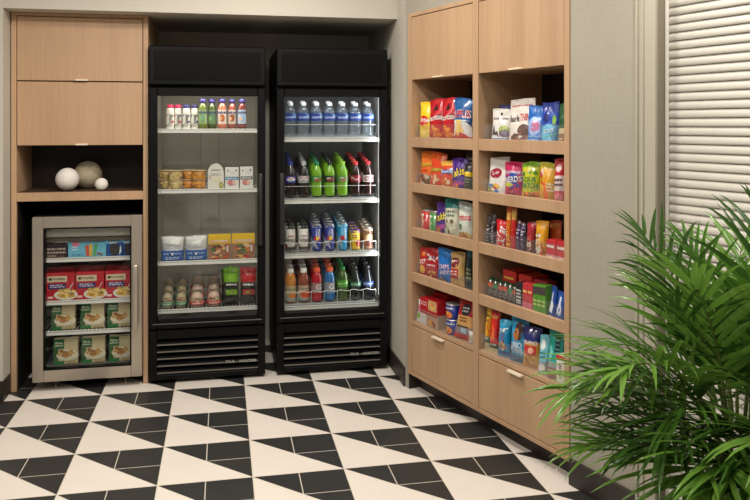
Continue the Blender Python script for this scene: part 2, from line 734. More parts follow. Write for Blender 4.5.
# right wall, in its own frame: x = s, y = depth behind the face, z
WIN0, WIN1, WZ0, WZ1 = 1.815, 3.35, .13, 2.52
mb = MB()
mb.box(0, 1.356, 0, .08, 2.171, CEIL, WALL)
mb.box(0.0, .033, 0, .06, 0, 2.171, WALL)
mb.box(1.356, WIN0, 0, .14, 0, CEIL, WALL)
mb.box(WIN0, WIN1, 0, .14, WZ1, CEIL, WALL)
mb.box(WIN0, WIN1, 0, .14, 0, WZ0, WALL)
mb.box(WIN1, 6.2, 0, .14, 0, CEIL, WALL)
struct(mb.obj('wall_right', loc=W(0), rot=(0, 0, RZ)))

TRIM = pm('trim_paint', (176, 170, 152), .45)
mb = MB()
for s0, s1, q in ((1.722, 1.733, .020), (1.733, 1.752, .012), (1.752, 1.762, .02), (1.762, 1.815, .015)):
    mb.box(s0, s1, -q, 0, 0, 2.62, TRIM, .002)
    mb.box(2 * WIN1 / 2 + (WIN0 - s1), WIN1 + (WIN0 - s0), -q, 0, 0, 2.62, TRIM, .002)
mb.box(WIN0, WIN1, -.015, 0, WZ1, 2.62, TRIM, .002)
struct(mb.obj('trim_2', loc=W(0), rot=(0, 0, RZ)))

mb = MB()
fr = pm('window_paint', (138, 130, 112), .5)
mb.box(WIN0, WIN0 + .004, 0, .14, WZ0, WZ1, fr)
mb.box(WIN1 - .004, WIN1, 0, .14, WZ0, WZ1, fr)
for a, b in ((WIN0 + .004, WIN0 + .06), (WIN1 - .06, WIN1 - .004)):
    mb.box(a, b, .09, .14, WZ0, WZ1, fr)
mb.box(WIN0 + .06, WIN1 - .06, .09, .14, WZ1 - .06, WZ1, fr)
mb.box(WIN0 + .06, WIN1 - .06, .09, .14, WZ0, WZ0 + .06, fr)
win = struct(mb.obj('window_1', loc=W(0), rot=(0, 0, RZ)))
mb = MB()
mb.box(WIN0 + .06, WIN1 - .06, .11, .118, WZ0 + .06, WZ1 - .06, pm('opaque_glass', (60, 60, 58), .15))  # unseen pane made opaque to block world light behind the slats
mb.obj('window_pane', win)

# blind: curved, nearly closed slats
bl = empty('window_blind', 'cream closed horizontal slat blind in the tall window behind the palm', 'blind', W(0), RZ)
SLAT = pm('blind_slat', (220, 215, 203), .42, mottle=.02, scale=10)
mb = MB()
z = WZ1 - .06
pitch, B0, B1 = .0317, WIN0 + .022, WIN1 - .02
while z > WZ0 + .05:
    prof = []
    for i in range(7):
        q = i / 6
        prof.append((.040 - .006 * math.sin(PI * q) + .010 * (q - .5), z - .0178 + .0356 * q))
    vs = [(x, y, zz) for x in (B0, B1) for y, zz in prof] + [(x, y + .003, zz) for x in (B0, B1) for y, zz in prof]
    n = 7
    fs = [(i, n + i, n + i + 1, i + 1) for i in range(6)] + [(2 * n + i + 1, 3 * n + i + 1, 3 * n + i, 2 * n + i) for i in range(6)]
    fs += [(0, 2 * n, 3 * n, n), (n - 1, 2 * n - 1, 4 * n - 1, 3 * n - 1)]
    fs += [(i, i + 1, 2 * n + i + 1, 2 * n + i) for i in range(6)] + [(n + i + 1, n + i, 3 * n + i, 3 * n + i + 1) for i in range(6)]
    mb.add(vs, fs, SLAT, True)
    z -= pitch
zlast = z + pitch
mb.obj('slats', bl)
mb = MB(); mb.box(B0, B1, .012, .06, WZ1 - .04, WZ1 - .001, SLAT, .003); mb.obj('head_rail', bl)
for xa, xb in ((WIN0 + .006, WIN0 + .020), (WIN1 - .0185, WIN1 - .006)):
    mb = MB(); mb.box(xa, xb, .030, .05, WZ0 + .001, WZ1 - .001, SLAT, .002); mb.obj('side_channel', bl)
mb = MB(); mb.box(B0, B1, .024, .052, zlast - .052, zlast - .034, SLAT, .003); mb.obj('bottom_rail', bl)
mb = MB()
for x in (B0 + .14, (B0 + B1) / 2, B1 - .14):
    mb.tube([(x, .0445, WZ1 - .04), (x, .0445, zlast - .04)], .0012, SLAT)
mb.obj('ladder_cord', bl)

# baseboards
mb = MB()
mb.box(1.356, 1.722, -.013, 0, 0, .112, BASEB, .002)
struct(mb.obj('baseboard_right', loc=W(0), rot=(0, 0, RZ)))
mb = MB(); mb.box(1.038, 1.05, 4.285, 5.40, 0, .112, BASEB, .002); struct(mb.obj('baseboard_alcove'))
mb = MB(); mb.box(-3.0, -1.187, 4.488, 4.5, 0, .112, BASEB, .002); mb.box(-1.187, -1.182, 4.488, 4.63, 0, .112, BASEB, .001); struct(mb.obj('baseboard_left'))

# =================================================================== LEFT CABINET
LY, LB = 4.64, 5.38
lc = empty('storage_cabinet', 'tall light wood cabinet with an open niche, left of the black coolers', 'cabinet', (-.805, LY, 0))


def lbox(name, x0, x1, y0, y1, z0, z1, mat, bev=.0012, parent=lc):
    m_ = MB()
    m_.box(x0 + .805, x1 + .805, y0 - LY, y1 - LY, z0, z1, mat, bev)
    return m_.obj(name, parent)


lbox('side_panel', -1.181, -1.153, LY, LB, 0, 2.174, OAK)
lbox('side_panel', -.456, -.428, LY, LB, 0, 2.174, OAK)
lbox('top_rail', -1.153, -.456, LY, LB, 2.155, 2.174, OAK)
lbox('back_panel', -1.153, -.456, LB - .012, LB, 0, 2.155, DARKBACK)
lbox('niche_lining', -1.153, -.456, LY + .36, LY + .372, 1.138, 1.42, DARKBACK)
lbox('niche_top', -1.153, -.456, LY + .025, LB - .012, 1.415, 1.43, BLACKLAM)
lbox('shelf', -1.153, -.456, LY + .001, LB - .012, 1.088, 1.138, OAK)
lbox('shelf_top_sheet', -1.1525, -.4565, LY + .012, LY + .36, 1.138, 1.1395, pm('niche_dark_brown', (70, 50, 34), .6))  # thin dark brown sheet over the niche shelf top
lbox('cavity_lining', -1.153, -1.149, LY + .02, LB - .012, 0, 1.088, BLACKLAM)
lbox('cavity_lining', -.4572, -.456, LY + .02, LB - .012, 0, 1.088, BLACKLAM)
for z0, z1 in ((1.784, 2.151), (1.410, 1.777)):
    dr = lbox('door', -1.149, -.460, LY + .001, LY + .021, z0, z1, OAK)
    lbox('pull', -.832, -.764, LY - .018, LY + .001, z0 - .001, z0 + .009, PULL, .002, dr)

# decor balls
for nm, xs, ys, r, lbl, c, sc, yy in (
        ('decor_ball', 67.5, 184, .066, 'white textured ceramic ball, left one of three on the niche shelf', (226, 220, 210), 90, LY + .09),
        ('decor_ball', 88, 178, .083, 'large beige woven texture ball, biggest of three on the niche shelf', (172, 160, 132), 60, LY + .22),
        ('decor_ball', 101.5, 187, .037, 'small white textured ball, right of the big beige ball on the niche shelf', (228, 222, 210), 90, LY + .045)):
    X, _ = atY(xs, ys, yy)
    mb = MB()
    n, k = 64, 40
    vs, fs = [], []
    for j in range(k + 1):
        th = PI * j / k
        for i in range(n):
            ph = 2 * PI * i / n
            q = 1 + .018 * (math.sin(i * PI / 2 + j * PI / 2) if c[2] > 150 else math.sin(2 * PI * (i / 4 + j / 4)))
            rr = r * q
            vs.append((rr * math.sin(th) * math.cos(ph), rr * math.sin(th) * math.sin(ph), r - rr * math.cos(th)))
    fs = [(j * n + i, j * n + (i + 1) % n, (j + 1) * n + (i + 1) % n, (j + 1) * n + i) for j in range(k) for i in range(n)]
    mb.add(vs, fs, pm('ball_%d' % c[2], c, .7, mottle=.12, scale=sc, bump=.6), True)
    tag(mb.obj(nm, loc=(X, yy, 1.1397 + r * .018)), lbl, 'decorative ball', 'decor balls in the niche')


# =================================================================== RIGHT SNACK CABINETS
LIPS = ((1.400, 1.458), (1.143, 1.197), (.887, .942), (.630, .682))
DECK = [a + .016 for a, b in LIPS] + [.402]
UN = ((.035, .072, .663, .6855), (.686, .709, 1.322, 1.352))
CD = .42
for ci, (a0, a1, b0, b1) in enumerate(UN):
    r = empty('snack_cabinet', ('tall light wood snack cabinet with chips on open shelves, next to the right cooler', 'tall light wood snack cabinet with candy on open shelves, nearer the palm')[ci],
              'cabinet', W(0), RZ, 'built in snack cabinets along the right wall')

    def cb(name, x0, x1, y0, y1, z0, z1, mat, bev=.0012, parent=r):
        m_ = MB()
        m_.box(x0, x1, y0, y1, z0, z1, mat, bev)
        return m_.obj(name, parent)
    cb('side_panel', a0, a1, -.006, CD, .092, 2.170, OAK)
    cb('side_panel', b0, b1, -.006, CD, .092, 2.170, OAK)
    cb('top_rail', a1, b0, -.006, CD, 2.148, 2.170, OAK)
    cb('bottom_rail', a1, b0, -.006, CD, .092, .112, OAK)
    cb('back_panel', a1, b0, CD - .012, CD, .112, 2.148, DARKBACK)
    cb('toe_kick', a0, b1, .065, .08, 0, .092, BASEB)
    if ci == 0:
        cb('toe_return', a0, a0 + .006, .0, .065, 0, .092, BASEB, 0)
    else:
        cb('toe_return', b1 - .006, b1, .0, .065, 0, .092, BASEB, 0)
    for za, zb in LIPS:
        sh = cb('shelf', a1, b0, .016, CD - .012, za, za + .016, OAK)
        cb('front_lip', a1, b0, -.003, .016, za, zb, OAK, .0015, sh)
    cb('shelf', a1, b0, .0, CD - .012, .380, .402, OAK)
    cb('inner_top', a1, b0, .022, CD - .012, 1.79, 1.806, OAK)
    d1 = cb('door', a1 + .003, b0 - .003, -.004, .016, 1.786, 2.144, OAK)
    xm = (a1 + b0) / 2 - .01
    cb('pull', xm - .045, xm + .045, -.022, -.004, 1.785, 1.793, PULL, .002, d1)
    d2 = cb('drawer', a1 + .003, b0 - .003, -.004, .016, .1155, .375, OAK)
    cb('pull', xm - .05, xm + .05, -.026, -.004, .366, .376, PULL, .002, d2)

# clear acrylic product organisers on each shelf
for ci, (a0, a1, b0, b1) in enumerate(UN):
    for si in range(5):
        zd = DECK[si]
        h = (.115, .10, .10, .095, .085)[si]
        wh = ('top', 'second', 'third', 'fourth', 'bottom')[si]
        o = empty('acrylic_organizer', 'clear acrylic divided tray on the %s shelf of the %s cabinet' % (wh, ('chip', 'candy')[ci]), 'organizer', W(0), RZ, 'acrylic trays on the snack shelves')
        m_ = MB(); fy = .003 if si == 4 else .0168; m_.box(a1 + .006, b0 - .006, fy, fy + .002, zd + .0005, zd + h, ACRYL); m_.obj('front_panel', o)
        for k in range(6):
            x = a1 + .007 + (b0 - a1 - .0165) * k / 5
            if si in (2, 3) and ci == 1 and 0 < k < 5:
                continue
            if 0 < k < 5:
                continue
            m_ = MB(); m_.box(x, x + .0025, .0236, .33, zd + .0005, zd + h * .9, ACRYL); m_.obj('divider', o)

# ------------------------------------------------------------------ snacks
G_BAG = 'snack bags on the open shelves'


def spot(x0, x1, ytop, si, t):
    """centre s, width and height of something whose face stands t behind the cabinet front"""
    sa, _ = atW(x0, 200, t)
    sb, _ = atW(x1, 200, t)
    _, zt = atW((x0 + x1) / 2, ytop, t)
    return (sa + sb) / 2, sb - sa, zt - DECK[si] - .001


def put(o, s, t, z, yaw=0.0, lean=0.0, roll=0.0):
    o.location = W(s, t, z)
    o.rotation_euler = (Matrix.Rotation(RZ + yaw, 4, 'Z') @ Matrix.Rotation(lean, 4, 'X') @ Matrix.Rotation(roll, 4, 'Y')).to_euler()
    return o


def settle(o, si, k, s, front, yaw=0.0, lean=0.0, roll=0.0):
    """stand a package on its deck, its foremost point `front` behind the cabinet face, clear of the side panels"""
    m = Matrix.Rotation(yaw, 3, 'Z') @ Matrix.Rotation(lean, 3, 'X') @ Matrix.Rotation(roll, 3, 'Y')
    lo_s, hi_s = UN[k][1] + .0115, UN[k][2] - .0115
    co = [m @ v.co for v in o.data.vertices]
    wd = max(c.x for c in co) - min(c.x for c in co)
    if wd > hi_s - lo_s:
        return put(o, s, front, DECK[si] + .001, yaw, lean, roll)
    s = max(s, lo_s - min(c.x for c in co))
    s = min(s, hi_s - max(c.x for c in co))
    t = front - min(c.y for c in co)
    z = DECK[si] + .0008 - min(c.z for c in co)
    return put(o, s, t, z, yaw, lean, roll)


def sbag(si, x0, x1, yt, T, base, bands, arts, label, kind='pillow', name='chip_bag', cat='bag', t=.028, yaw=0.0, lean=-.05, roll=0.0, seed=1, group=G_BAG, wmul=1.0):
    t -= .02 if si == 4 else .007
    yaw += .31
    tc = t + T / 2 + .013
    s, w, h = spot(x0, x1, yt, si, tc)
    w *= .82 * wmul
    k = 0 if s < .686 else 1
    lo, hi = max(s - w / 2, UN[k][1] + .006), min(s + w / 2, UN[k][2] - .006)
    s, w = (lo + hi) / 2, max(.035, hi - lo)
    o = bag(name, label, cat, w, h, T, base, bands, arts, kind, seed, group)
    return settle(o, si, k, s, t + .0055, yaw, lean, roll)


def scart(si, x0, x1, yt, D, base, arts, label, name='candy_box', cat='box', t=.03, yaw=0.0, top=None, group='boxes on the open shelves', z=0, h=None, finish=card, lean=0):
    t -= .02 if si == 4 else .007
    s, w, hh = spot(x0, x1, yt, si, t)
    k = 0 if s < .686 else 1
    w = min(w, .2)
    s = min(max(s, UN[k][1] + .0115 + w / 2), UN[k][2] - .0115 - w / 2)
    o = carton(name, label, cat, w * .985, (h or hh - z), D, base, arts, top, group=group, finish=finish)
    return put(o, s, t + D / 2, DECK[si] + .001 + z, yaw, lean)


# L1
sbag(0, 418.5, 433, 101, .06, YEL, ((.0, .12, (226, 186, 30)),),
     [('food', .05, .27, .4, .2, [(236, 196, 80), (246, 220, 120)], 9, 1), ('r', -.5, .52, .5, .555, (246, 238, 190)), ('e', -.03, .55, .36, .12, RED), ('e', -.03, .56, .38, .045, WH), ('t', "Lay's", -.03, .56, .11, .62, (214, 60, 50), 6)],
     'yellow potato chip bag with a red oval logo, leftmost on the top chip shelf', seed=2)
dor = [('p', [(-.5, .3), (.1, .45), (.5, .75), (.5, .9), (-.1, .62), (-.5, .5)], (214, 36, 40)), ('food', .0, .27, .42, .17, [(224, 116, 30), (206, 86, 24), (238, 150, 50)], 8, 4),
       ('p', [(-.4, .47), (.42, .56), (.42, .70), (-.4, .61)], BK), ('t', 'Doritos', .0, .585, .12, .86, WH, 7, .2), ('p', [(-.15, .72), (.15, .76), (0, .88)], BK), ('r', -.4, .06, .4, .12, (110, 30, 50))]
d_a = sbag(0, 431.5, 445.5, 99, .06, (184, 18, 30), (), dor, 'red tortilla chip bag right beside the yellow chip bag', seed=3)
d_b = sbag(0, 444, 457.5, 98, .06, (184, 18, 30), (), dor, 'red tortilla chip bag right beside the blue ridged chip bag', seed=3)
put(dup(d_b, (0, 0, 0), None, 'red tortilla chip bag in the second row, behind the front red bags'), (atW(446, 150, .13)[0]), .13, DECK[0] + .001, .3)
ruf = sbag(0, 456, 473, 98, .065, (24, 92, 152), ((.0, .2, (190, 40, 36)), (.2, .52, (226, 226, 222))),
           [('food', -.08, .36, .3, .17, [(238, 190, 90), (246, 212, 120)], 8, 5), ('p', [(.1, .5), (.5, .4), (.5, .62)], (20, 60, 110)), ('e', .0, .17, .38, .1, (206, 52, 40)), ('t', 'RUFFLES', 0, .665, .17, .96, WH, 4, .1), ('t', 'RUFFLES', 0, .665, .15, .90, (206, 40, 60), 4, .1)],
           'blue and white ridged chip bag at the right end of the top chip shelf', seed=4)
put(dup(ruf, (0, 0, 0), None, 'blue ridged chip bag in the second row, behind the front blue one'), .590, .155, DECK[0] + .001, .3)

# L2
ch = [('t', 'Cheetos', .0, .66, .13, .8, BK, 10, .2), ('t', 'Cheetos', .0, .67, .12, .76, (240, 200, 60), 10, .2), ('food', .0, .24, .42, .18, [(70, 60, 40), (200, 190, 170), (110, 90, 50)], 9, 6), ('p', [(-.5, .38), (.1, .46), (.1, .54), (-.5, .48)], (214, 60, 34))]
sbag(1, 420, 435, 152.5, .05, (226, 112, 36), (), ch, 'orange cheese puff bag with dark bottom, leftmost on the second chip shelf', seed=6, roll=.08, yaw=-.1)
sbag(1, 431.5, 445, 152.5, .05, (222, 72, 32), ((.8, 1, (232, 96, 30)),), [('t', 'Cheetos', .0, .55, .12, .8, (120, 40, 20), 10, .2), ('t', 'Cheetos', .0, .56, .11, .76, (190, 200, 80), 10, .2), ('food', .0, .28, .36, .16, [(236, 220, 190), (220, 90, 40), (240, 200, 150)], 8, 7)],
     'red orange cheese puff bag with white puffs, second on the second chip shelf', seed=7, roll=.06)
sbag(1, 442.5, 455, 160.5, .05, (220, 78, 40), ((.86, 1, (226, 170, 70)),), [('p', [(-.42, .52), (.42, .58), (.42, .8), (-.42, .74)], (190, 200, 226)), ('scrib', -.36, .36, .68, .05, 2, (60, 70, 150), 3), ('food', .0, .26, .4, .2, [(240, 210, 170), (226, 120, 50)], 9, 8)],
     'small orange snack bag with a pale blue name panel, left of the purple bag', seed=8)
tk = [('p', [(-.5, .05), (.1, .0), (.4, .3), (.45, .5), (-.1, .38), (-.5, .3)], (180, 60, 150)), ('food', -.15, .2, .3, .15, [(236, 190, 40), (220, 120, 40), (200, 60, 40)], 7, 9), ('p', [(-.46, .36), (.36, .62), (.42, .82), (-.4, .56)], (40, 24, 70)), ('t', 'Takis', -.02, .6, .22, .92, (240, 220, 60), 20, .2)]
sbag(1, 454, 467.5, 158.5, .055, (72, 30, 132), (), tk, 'purple rolled tortilla chip bag on the second chip shelf, beside the black bag', seed=9)
sbag(1, 466.5, 473.5, 164, .05, (30, 30, 28), ((.62, .78, (226, 190, 40)),), [('scrib', -.4, .4, .5, .05, 4, (120, 120, 80), 5)], 'black snack bag with a yellow band, right end of the second chip shelf', seed=10)
sbag(1, 467.5, 474.5, 152, .03, (24, 24, 26), (), [('scrib', -.4, .4, .8, .06, 2, (200, 200, 200), 5)], 'taller black snack bag standing behind the yellow banded black bag', seed=11, t=.10)


# L3 canisters
def canister(si, x0, x1, yt, base, arts, label, t=.03):
    s, w, h = spot(x0, x1, yt, si, t)
    w = min(w, .078)
    o = can('chip_canister', label, 'canister', w / 2, h, base, arts, (210, 205, 200), group='chip canisters')
    return put(o, s, t + w / 2, DECK[si] + .001)


canister(2, 419, 426.5, 209.5, (196, 28, 36), [('t', 'Pringles', 0, .5, .24, .7, (250, 226, 180), 90), ('e', 0, .85, .12, .06, WH), ('e', 0, .12, .2, .05, (240, 210, 80))], 'red chip canister with lettering up its side, left end of the third chip shelf')
canister(2, 426.5, 434.5, 211, (56, 138, 52), [('t', 'Pringles', 0, .48, .22, .6, (230, 240, 200), 90), ('e', 0, .84, .14, .06, WH), ('e', 0, .12, .2, .05, (240, 230, 200))], 'green chip canister right of the red canister')
sbag(2, 437.2, 449.5, 202, .055, (70, 30, 126), (), tk, 'purple rolled tortilla chip bag on the third chip shelf, right of the green canister', seed=13, roll=.05)
sbag(2, 446.5, 461, 198.5, .06, (214, 212, 190), ((.0, .08, (40, 120, 120)), (.78, 1.0, (18, 132, 130))), [('scrib', -.3, .3, .66, .05, 2, (90, 120, 110), 8), ('food', .0, .33, .36, .2, [(240, 236, 210), (206, 200, 170), (120, 100, 70)], 10, 10)], 'white popcorn bag with a teal top on the third chip shelf', seed=14)
sbag(2, 460, 473, 202, .055, (214, 222, 206), ((.0, .25, (210, 160, 90)), (.82, 1, (190, 200, 200))), [('t', 'Fritos', 0, .64, .17, .9, (206, 40, 60), 10, .2), ('food', .05, .2, .36, .14, [(236, 190, 90), (150, 130, 70), (226, 120, 60)], 9, 11), ('e', -.2, .4, .14, .08, (90, 120, 80))], 'pale green snack bag with slanted red lettering, right end of the third chip shelf', seed=15)

# L4
sbag(3, 417.5, 429.5, 246.5, .05, (190, 24, 30), (), [('t', 'RITZ', .0, .56, .14, .7, WH, 8), ('e', .0, .32, .26, .14, (240, 180, 70)), ('e', .05, .8, .18, .07, (220, 120, 40)), ('r', -.42, .06, .42, .14, (206, 150, 120))], 'red cracker bag with a golden cracker, leftmost on the fourth chip shelf', seed=16, roll=.04)
sbag(3, 428, 440, 248.5, .05, (176, 22, 34), (), [('p', [(-.46, .6), (.46, .56), (.4, .8), (-.36, .84)], (226, 214, 206)), ('scrib', -.34, .34, .71, .06, 1, (60, 40, 90), 4), ('scrib', -.3, .3, .48, .04, 1, WH, 4), ('food', .05, .25, .32, .15, [(240, 170, 80), (214, 120, 50)], 7, 12)], 'dark red snack bag with a white name panel, second on the fourth chip shelf', seed=17)
sbag(3, 439.5, 453, 248, .055, (28, 110, 190), ((.86, 1, (30, 124, 206)),), [('t', 'CHIPS', .05, .52, .13, .66, (240, 200, 210), 5), ('t', 'AHOY!', .1, .37, .12, .6, (240, 210, 220), 5), ('food', -.1, .14, .3, .1, [(216, 170, 100), (180, 130, 70)], 6, 13)], 'blue cookie bag with white lettering on the fourth chip shelf', seed=18)
sbag(3, 451.5, 465.5, 251.5, .06, (206, 168, 104), ((.0, .1, (180, 140, 90)),), [('e', -.08, .72, .34, .13, (130, 30, 50)), ('scrib', -.3, .14, .74, .045, 1, (240, 220, 200), 8), ('r', -.36, .3, .24, .56, (176, 34, 40)), ('scrib', -.3, .2, .47, .04, 2, (240, 220, 200), 6), ('food', .0, .15, .34, .1, [(196, 140, 80), (226, 186, 120)], 8, 14)], 'tan and maroon nut bag, right of the blue cookie bag', seed=19, wmul=.9)
sbag(3, 468, 474, 249, .045, (30, 52, 56), ((.8, 1, (30, 110, 120)),), [('scrib', -.4, .4, .5, .05, 3, (150, 150, 100), 6)], 'dark teal snack bag at the right end of the fourth chip shelf', seed=20, t=.06)

# L5
sbag(4, 411.5, 420.5, 297.5, .045, (226, 216, 212), (), [('e', .0, .62, .38, .2, (200, 130, 150)), ('scrib', -.3, .3, .64, .05, 2, (150, 40, 80), 2), ('e', .1, .28, .34, .13, (130, 170, 40))], 'small white pouch with pink and green print, left end of the bottom chip shelf', kind='pouch', seed=21, name='snack_pouch')
scart(4, 420, 437.5, 314.5, .085, (186, 158, 134), [('r', -.5, .0, -.12, 1, (216, 206, 200)), ('food', .2, .45, .26, .4, [(200, 110, 60), (226, 170, 90), (150, 60, 40)], 9, 15), ('r', -.5, .86, .5, 1.0, (180, 34, 40))], 'pale meal box with noodle picture, under the red meal box on the bottom chip shelf', name='meal_box', t=.032, h=.075)
scart(4, 420, 437.5, 300, .085, (184, 24, 36), [('r', -.02, .22, .46, 1.0, (206, 166, 110)), ('food', .22, .55, .2, .3, [(214, 120, 60), (236, 190, 100)], 8, 16), ('scrib', -.44, -.06, .66, .1, 2, (236, 180, 180), 3)], 'red meal box with noodle picture, on top of the pale meal box', name='meal_box', t=.032, z=.0775, top=(180, 20, 30))
scart(4, 433, 447, 294, .08, (190, 20, 30), [('scrib', -.4, .4, .8, .05, 1, WH, 3)], 'plain red box standing behind the two stacked meal boxes', name='meal_box', t=.135)
for k, (yy, lb) in enumerate((('lower', 'blue pasta cup with orange print under another cup, bottom chip shelf'), ('upper', 'blue pasta cup with foil lid, on top of another blue cup'))):
    s, w, h = spot(440.5, 457, 302, 4, .02)
    R_ = .042
    cu_ = MB()
    h2 = .082
    cu_.lathe([(R_ * .86, 0), (R_ * .9, .003), (R_, h2 * .93)], film((30, 52, 140)), 24)
    o = tag(cu_.obj('pasta_cup'), lb, 'cup', 'stacked pasta cups')
    ml = MB(); ml.lathe([(R_, h2 * .93), (R_ * 1.04, h2 * .94), (R_ * 1.04, h2 * .985), (R_ * .9, h2)], pm('foil', (200, 200, 200), .3, metal=.7), 24); ml.obj('lid', o)
    ma = MB(); art(ma, lambda u, v, e: ((R_ * (.9 + .1 * v) + e + .0008) * math.sin(u * PI), -(R_ * (.9 + .1 * v) + e + .0008) * math.cos(u * PI), v * h2 * .93), PI * R_, h2 * .93,
                   [('e', 0, .34, .24, .26, (226, 130, 50)), ('food', 0, .34, .2, .22, [(240, 180, 80), (200, 90, 40)], 6, 3), ('scrib', -.25, .25, .74, .1, 1, WH, 3)])
    ma.obj('printed_wrap', o)
    put(o, s, .010 + R_ * 1.05, DECK[4] + .001 + k * (h2 + .0005))
s_, w_, h_ = spot(452.5, 473, 300, 4, .03)
sbag(4, 457, 473.5, 299.5, .05, (178, 28, 36), ((.12, .3, (150, 130, 130)), (.3, .58, (206, 156, 90))), [('e', .02, .72, .26, .15, BK), ('scrib', -.16, .2, .74, .04, 2, (200, 200, 200), 7), ('r', -.36, .29, .3, .325, BK), ('scrib', -.2, .2, .5, .04, 2, (120, 60, 30), 9), ('e', .08, .2, .16, .07, (170, 200, 220))],
     'red jerky style bag with a black round emblem, right end of the bottom chip shelf', seed=22, lean=-.2, roll=.07, name='snack_pouch')
sbag(4, 470, 475, 331, .03, (222, 216, 206), (), [('e', 0, .5, .3, .2, (190, 160, 120))], 'small white snack packet against the divider of the bottom chip shelf', seed=23, t=.026, name='snack_pouch', lean=0)

# R1
sbag(0, 493, 511, 109.5, .06, (226, 222, 214), ((.0, .25, (96, 132, 176)),), [('t', 'SKINNYDIPPED', 0, .74, .06, .8, (90, 80, 90)), ('e', 0, .86, .05, .04, (60, 50, 70)), ('p', [(-.5, .25), (-.36, .58), (-.2, .36), (-.1, .42), (0, .26)], (60, 44, 50)), ('e', .22, .46, .26, .1, (150, 170, 70)), ('e', .25, .36, .26, .1, (110, 90, 110))], 'white and lavender pouch with dark berries, leftmost on the top candy shelf', 'pouch', 'snack_pouch', seed=31)
sbag(0, 494.5, 511, 104.5, .04, (40, 40, 96), (), [], 'navy pouch top showing behind the white pouch with dark berries', 'pouch', 'snack_pouch', seed=32, t=.10)
sbag(0, 509.5, 535, 99.5, .07, (226, 218, 208), ((.0, .12, (180, 50, 40)), (.88, 1.0, (200, 192, 182))), [('t', 'bark', -.2, .60, .14, .42, (70, 56, 50), 0), ('t', 'THINS', .22, .62, .15, .42, (206, 60, 60), 0), ('e', .2, .36, .24, .12, (84, 50, 38)), ('food', .1, .2, .36, .12, [(110, 60, 44), (150, 90, 60), (80, 44, 36)], 9, 17), ('r', -.42, .86, .42, .875, (196, 50, 50))], 'big white chocolate pouch with red and dark lettering, tallest on the top candy shelf', 'pouch', 'snack_pouch', seed=33, yaw=-.1)
sbag(0, 528.5, 545, 106, .055, (28, 106, 190), (), [('e', -.05, .52, .36, .22, (150, 180, 226)), ('e', -.02, .52, .28, .14, (196, 110, 150)), ('scrib', -.3, .3, .26, .04, 2, (140, 190, 236), 3), ('e', .2, .12, .2, .06, (180, 140, 110))], 'bright blue pouch with a pink and white emblem on the top candy shelf', 'pouch', 'snack_pouch', seed=34)
sbag(0, 542, 558.5, 102, .05, (36, 76, 176), ((.0, .5, (70, 150, 200)), (.82, 1, (34, 52, 140))), [('e', .0, .34, .42, .2, (96, 180, 214)), ('t', 'JOLLY', .02, .38, .11, .6, WH, 8, .2), ('p', [(-.3, .26), (.4, .34), (.4, .29), (-.3, .21)], (60, 160, 70)), ('e', -.2, .68, .16, .1, (40, 40, 110)), ('e', .3, .62, .1, .1, (150, 200, 80))], 'blue and aqua candy pouch with a white word, beside the green topped bag', 'pouch', 'candy_pouch', seed=35)
sbag(0, 559.5, 568.5, 104, .035, (26, 84, 44), ((.0, .36, (150, 110, 84)), (.36, .46, (214, 196, 150))), [('scrib', -.4, .4, .2, .05, 2, (220, 190, 160), 3)], 'green topped brown pouch at the right end of the top candy shelf', 'pouch', 'candy_pouch', seed=36, t=.03)

# R2
sbag(1, 489, 510, 157.5, .06, (228, 224, 216), (), [('e', -.08, .62, .3, .12, (150, 20, 50)), ('t', 'Dots', -.08, .63, .08, .4, (240, 220, 220), 15), ('food', -.1, .24, .38, .14, [(226, 120, 40), (60, 140, 70), (230, 200, 60), (60, 120, 180), (200, 50, 50)], 12, 18)], 'white candy pouch with a dark red oval, leftmost on the second candy shelf', 'pouch', 'candy_pouch', seed=41, yaw=-.15)
sbag(1, 487, 497, 158.5, .035, (180, 24, 50), (), [], 'crimson candy bag showing behind the white pouch on the second candy shelf', name='candy_pouch', seed=42, t=.165)
sbag(1, 506, 524.5, 161, .06, (196, 32, 90), ((.7, .76, (180, 150, 170)), (.0, .34, (206, 60, 100))), [('e', .05, .53, .44, .2, (40, 70, 160)), ('t', 'NERDS', .05, .56, .15, .84, WH, 8, .1), ('e', -.15, .42, .26, .05, (200, 190, 60)), ('e', -.05, .2, .2, .13, (170, 30, 60)), ('food', -.05, .2, .18, .12, [(226, 130, 170), (196, 40, 80)], 6, 19)], 'pink candy bag with a blue cloud logo on the second candy shelf', name='candy_pouch', seed=43)
sbag(1, 523.5, 542.5, 162, .06, (196, 202, 44), ((.88, 1, (130, 180, 50)),), [('t', 'SOUR', 0, .58, .13, .7, (30, 110, 50)), ('t', 'PATCH', .02, .44, .13, .78, (40, 130, 60)), ('p', [(-.46, .12), (.46, .16), (.46, .34), (-.46, .3)], (226, 130, 40)), ('t', 'KIDS', 0, .23, .11, .6, (150, 40, 40)), ('food', .1, .76, .34, .08, [(60, 150, 60), (226, 190, 40)], 5, 20), ('e', -.3, .72, .07, .05, (40, 90, 50))], 'yellow and green sour candy bag with green lettering', name='candy_pouch', seed=44)
sbag(1, 541, 558, 162.5, .06, (222, 168, 46), ((.9, 1, (200, 190, 60)),), [('p', [(-.3, .12), (.2, .08), (.32, .4), (.1, .95), (-.05, .5), (-.28, .6)], (206, 40, 36)), ('p', [(-.12, .16), (.12, .14), (.16, .4), (0, .66), (-.1, .4)], (236, 110, 40)), ('e', -.3, .72, .14, .1, (190, 40, 40)), ('e', -.25, .8, .06, .05, WH), ('scrib', .1, .42, .5, .04, 3, (240, 230, 200), 3)], 'golden candy bag with red flame artwork, right of the green lettered bag', name='candy_pouch', seed=45)
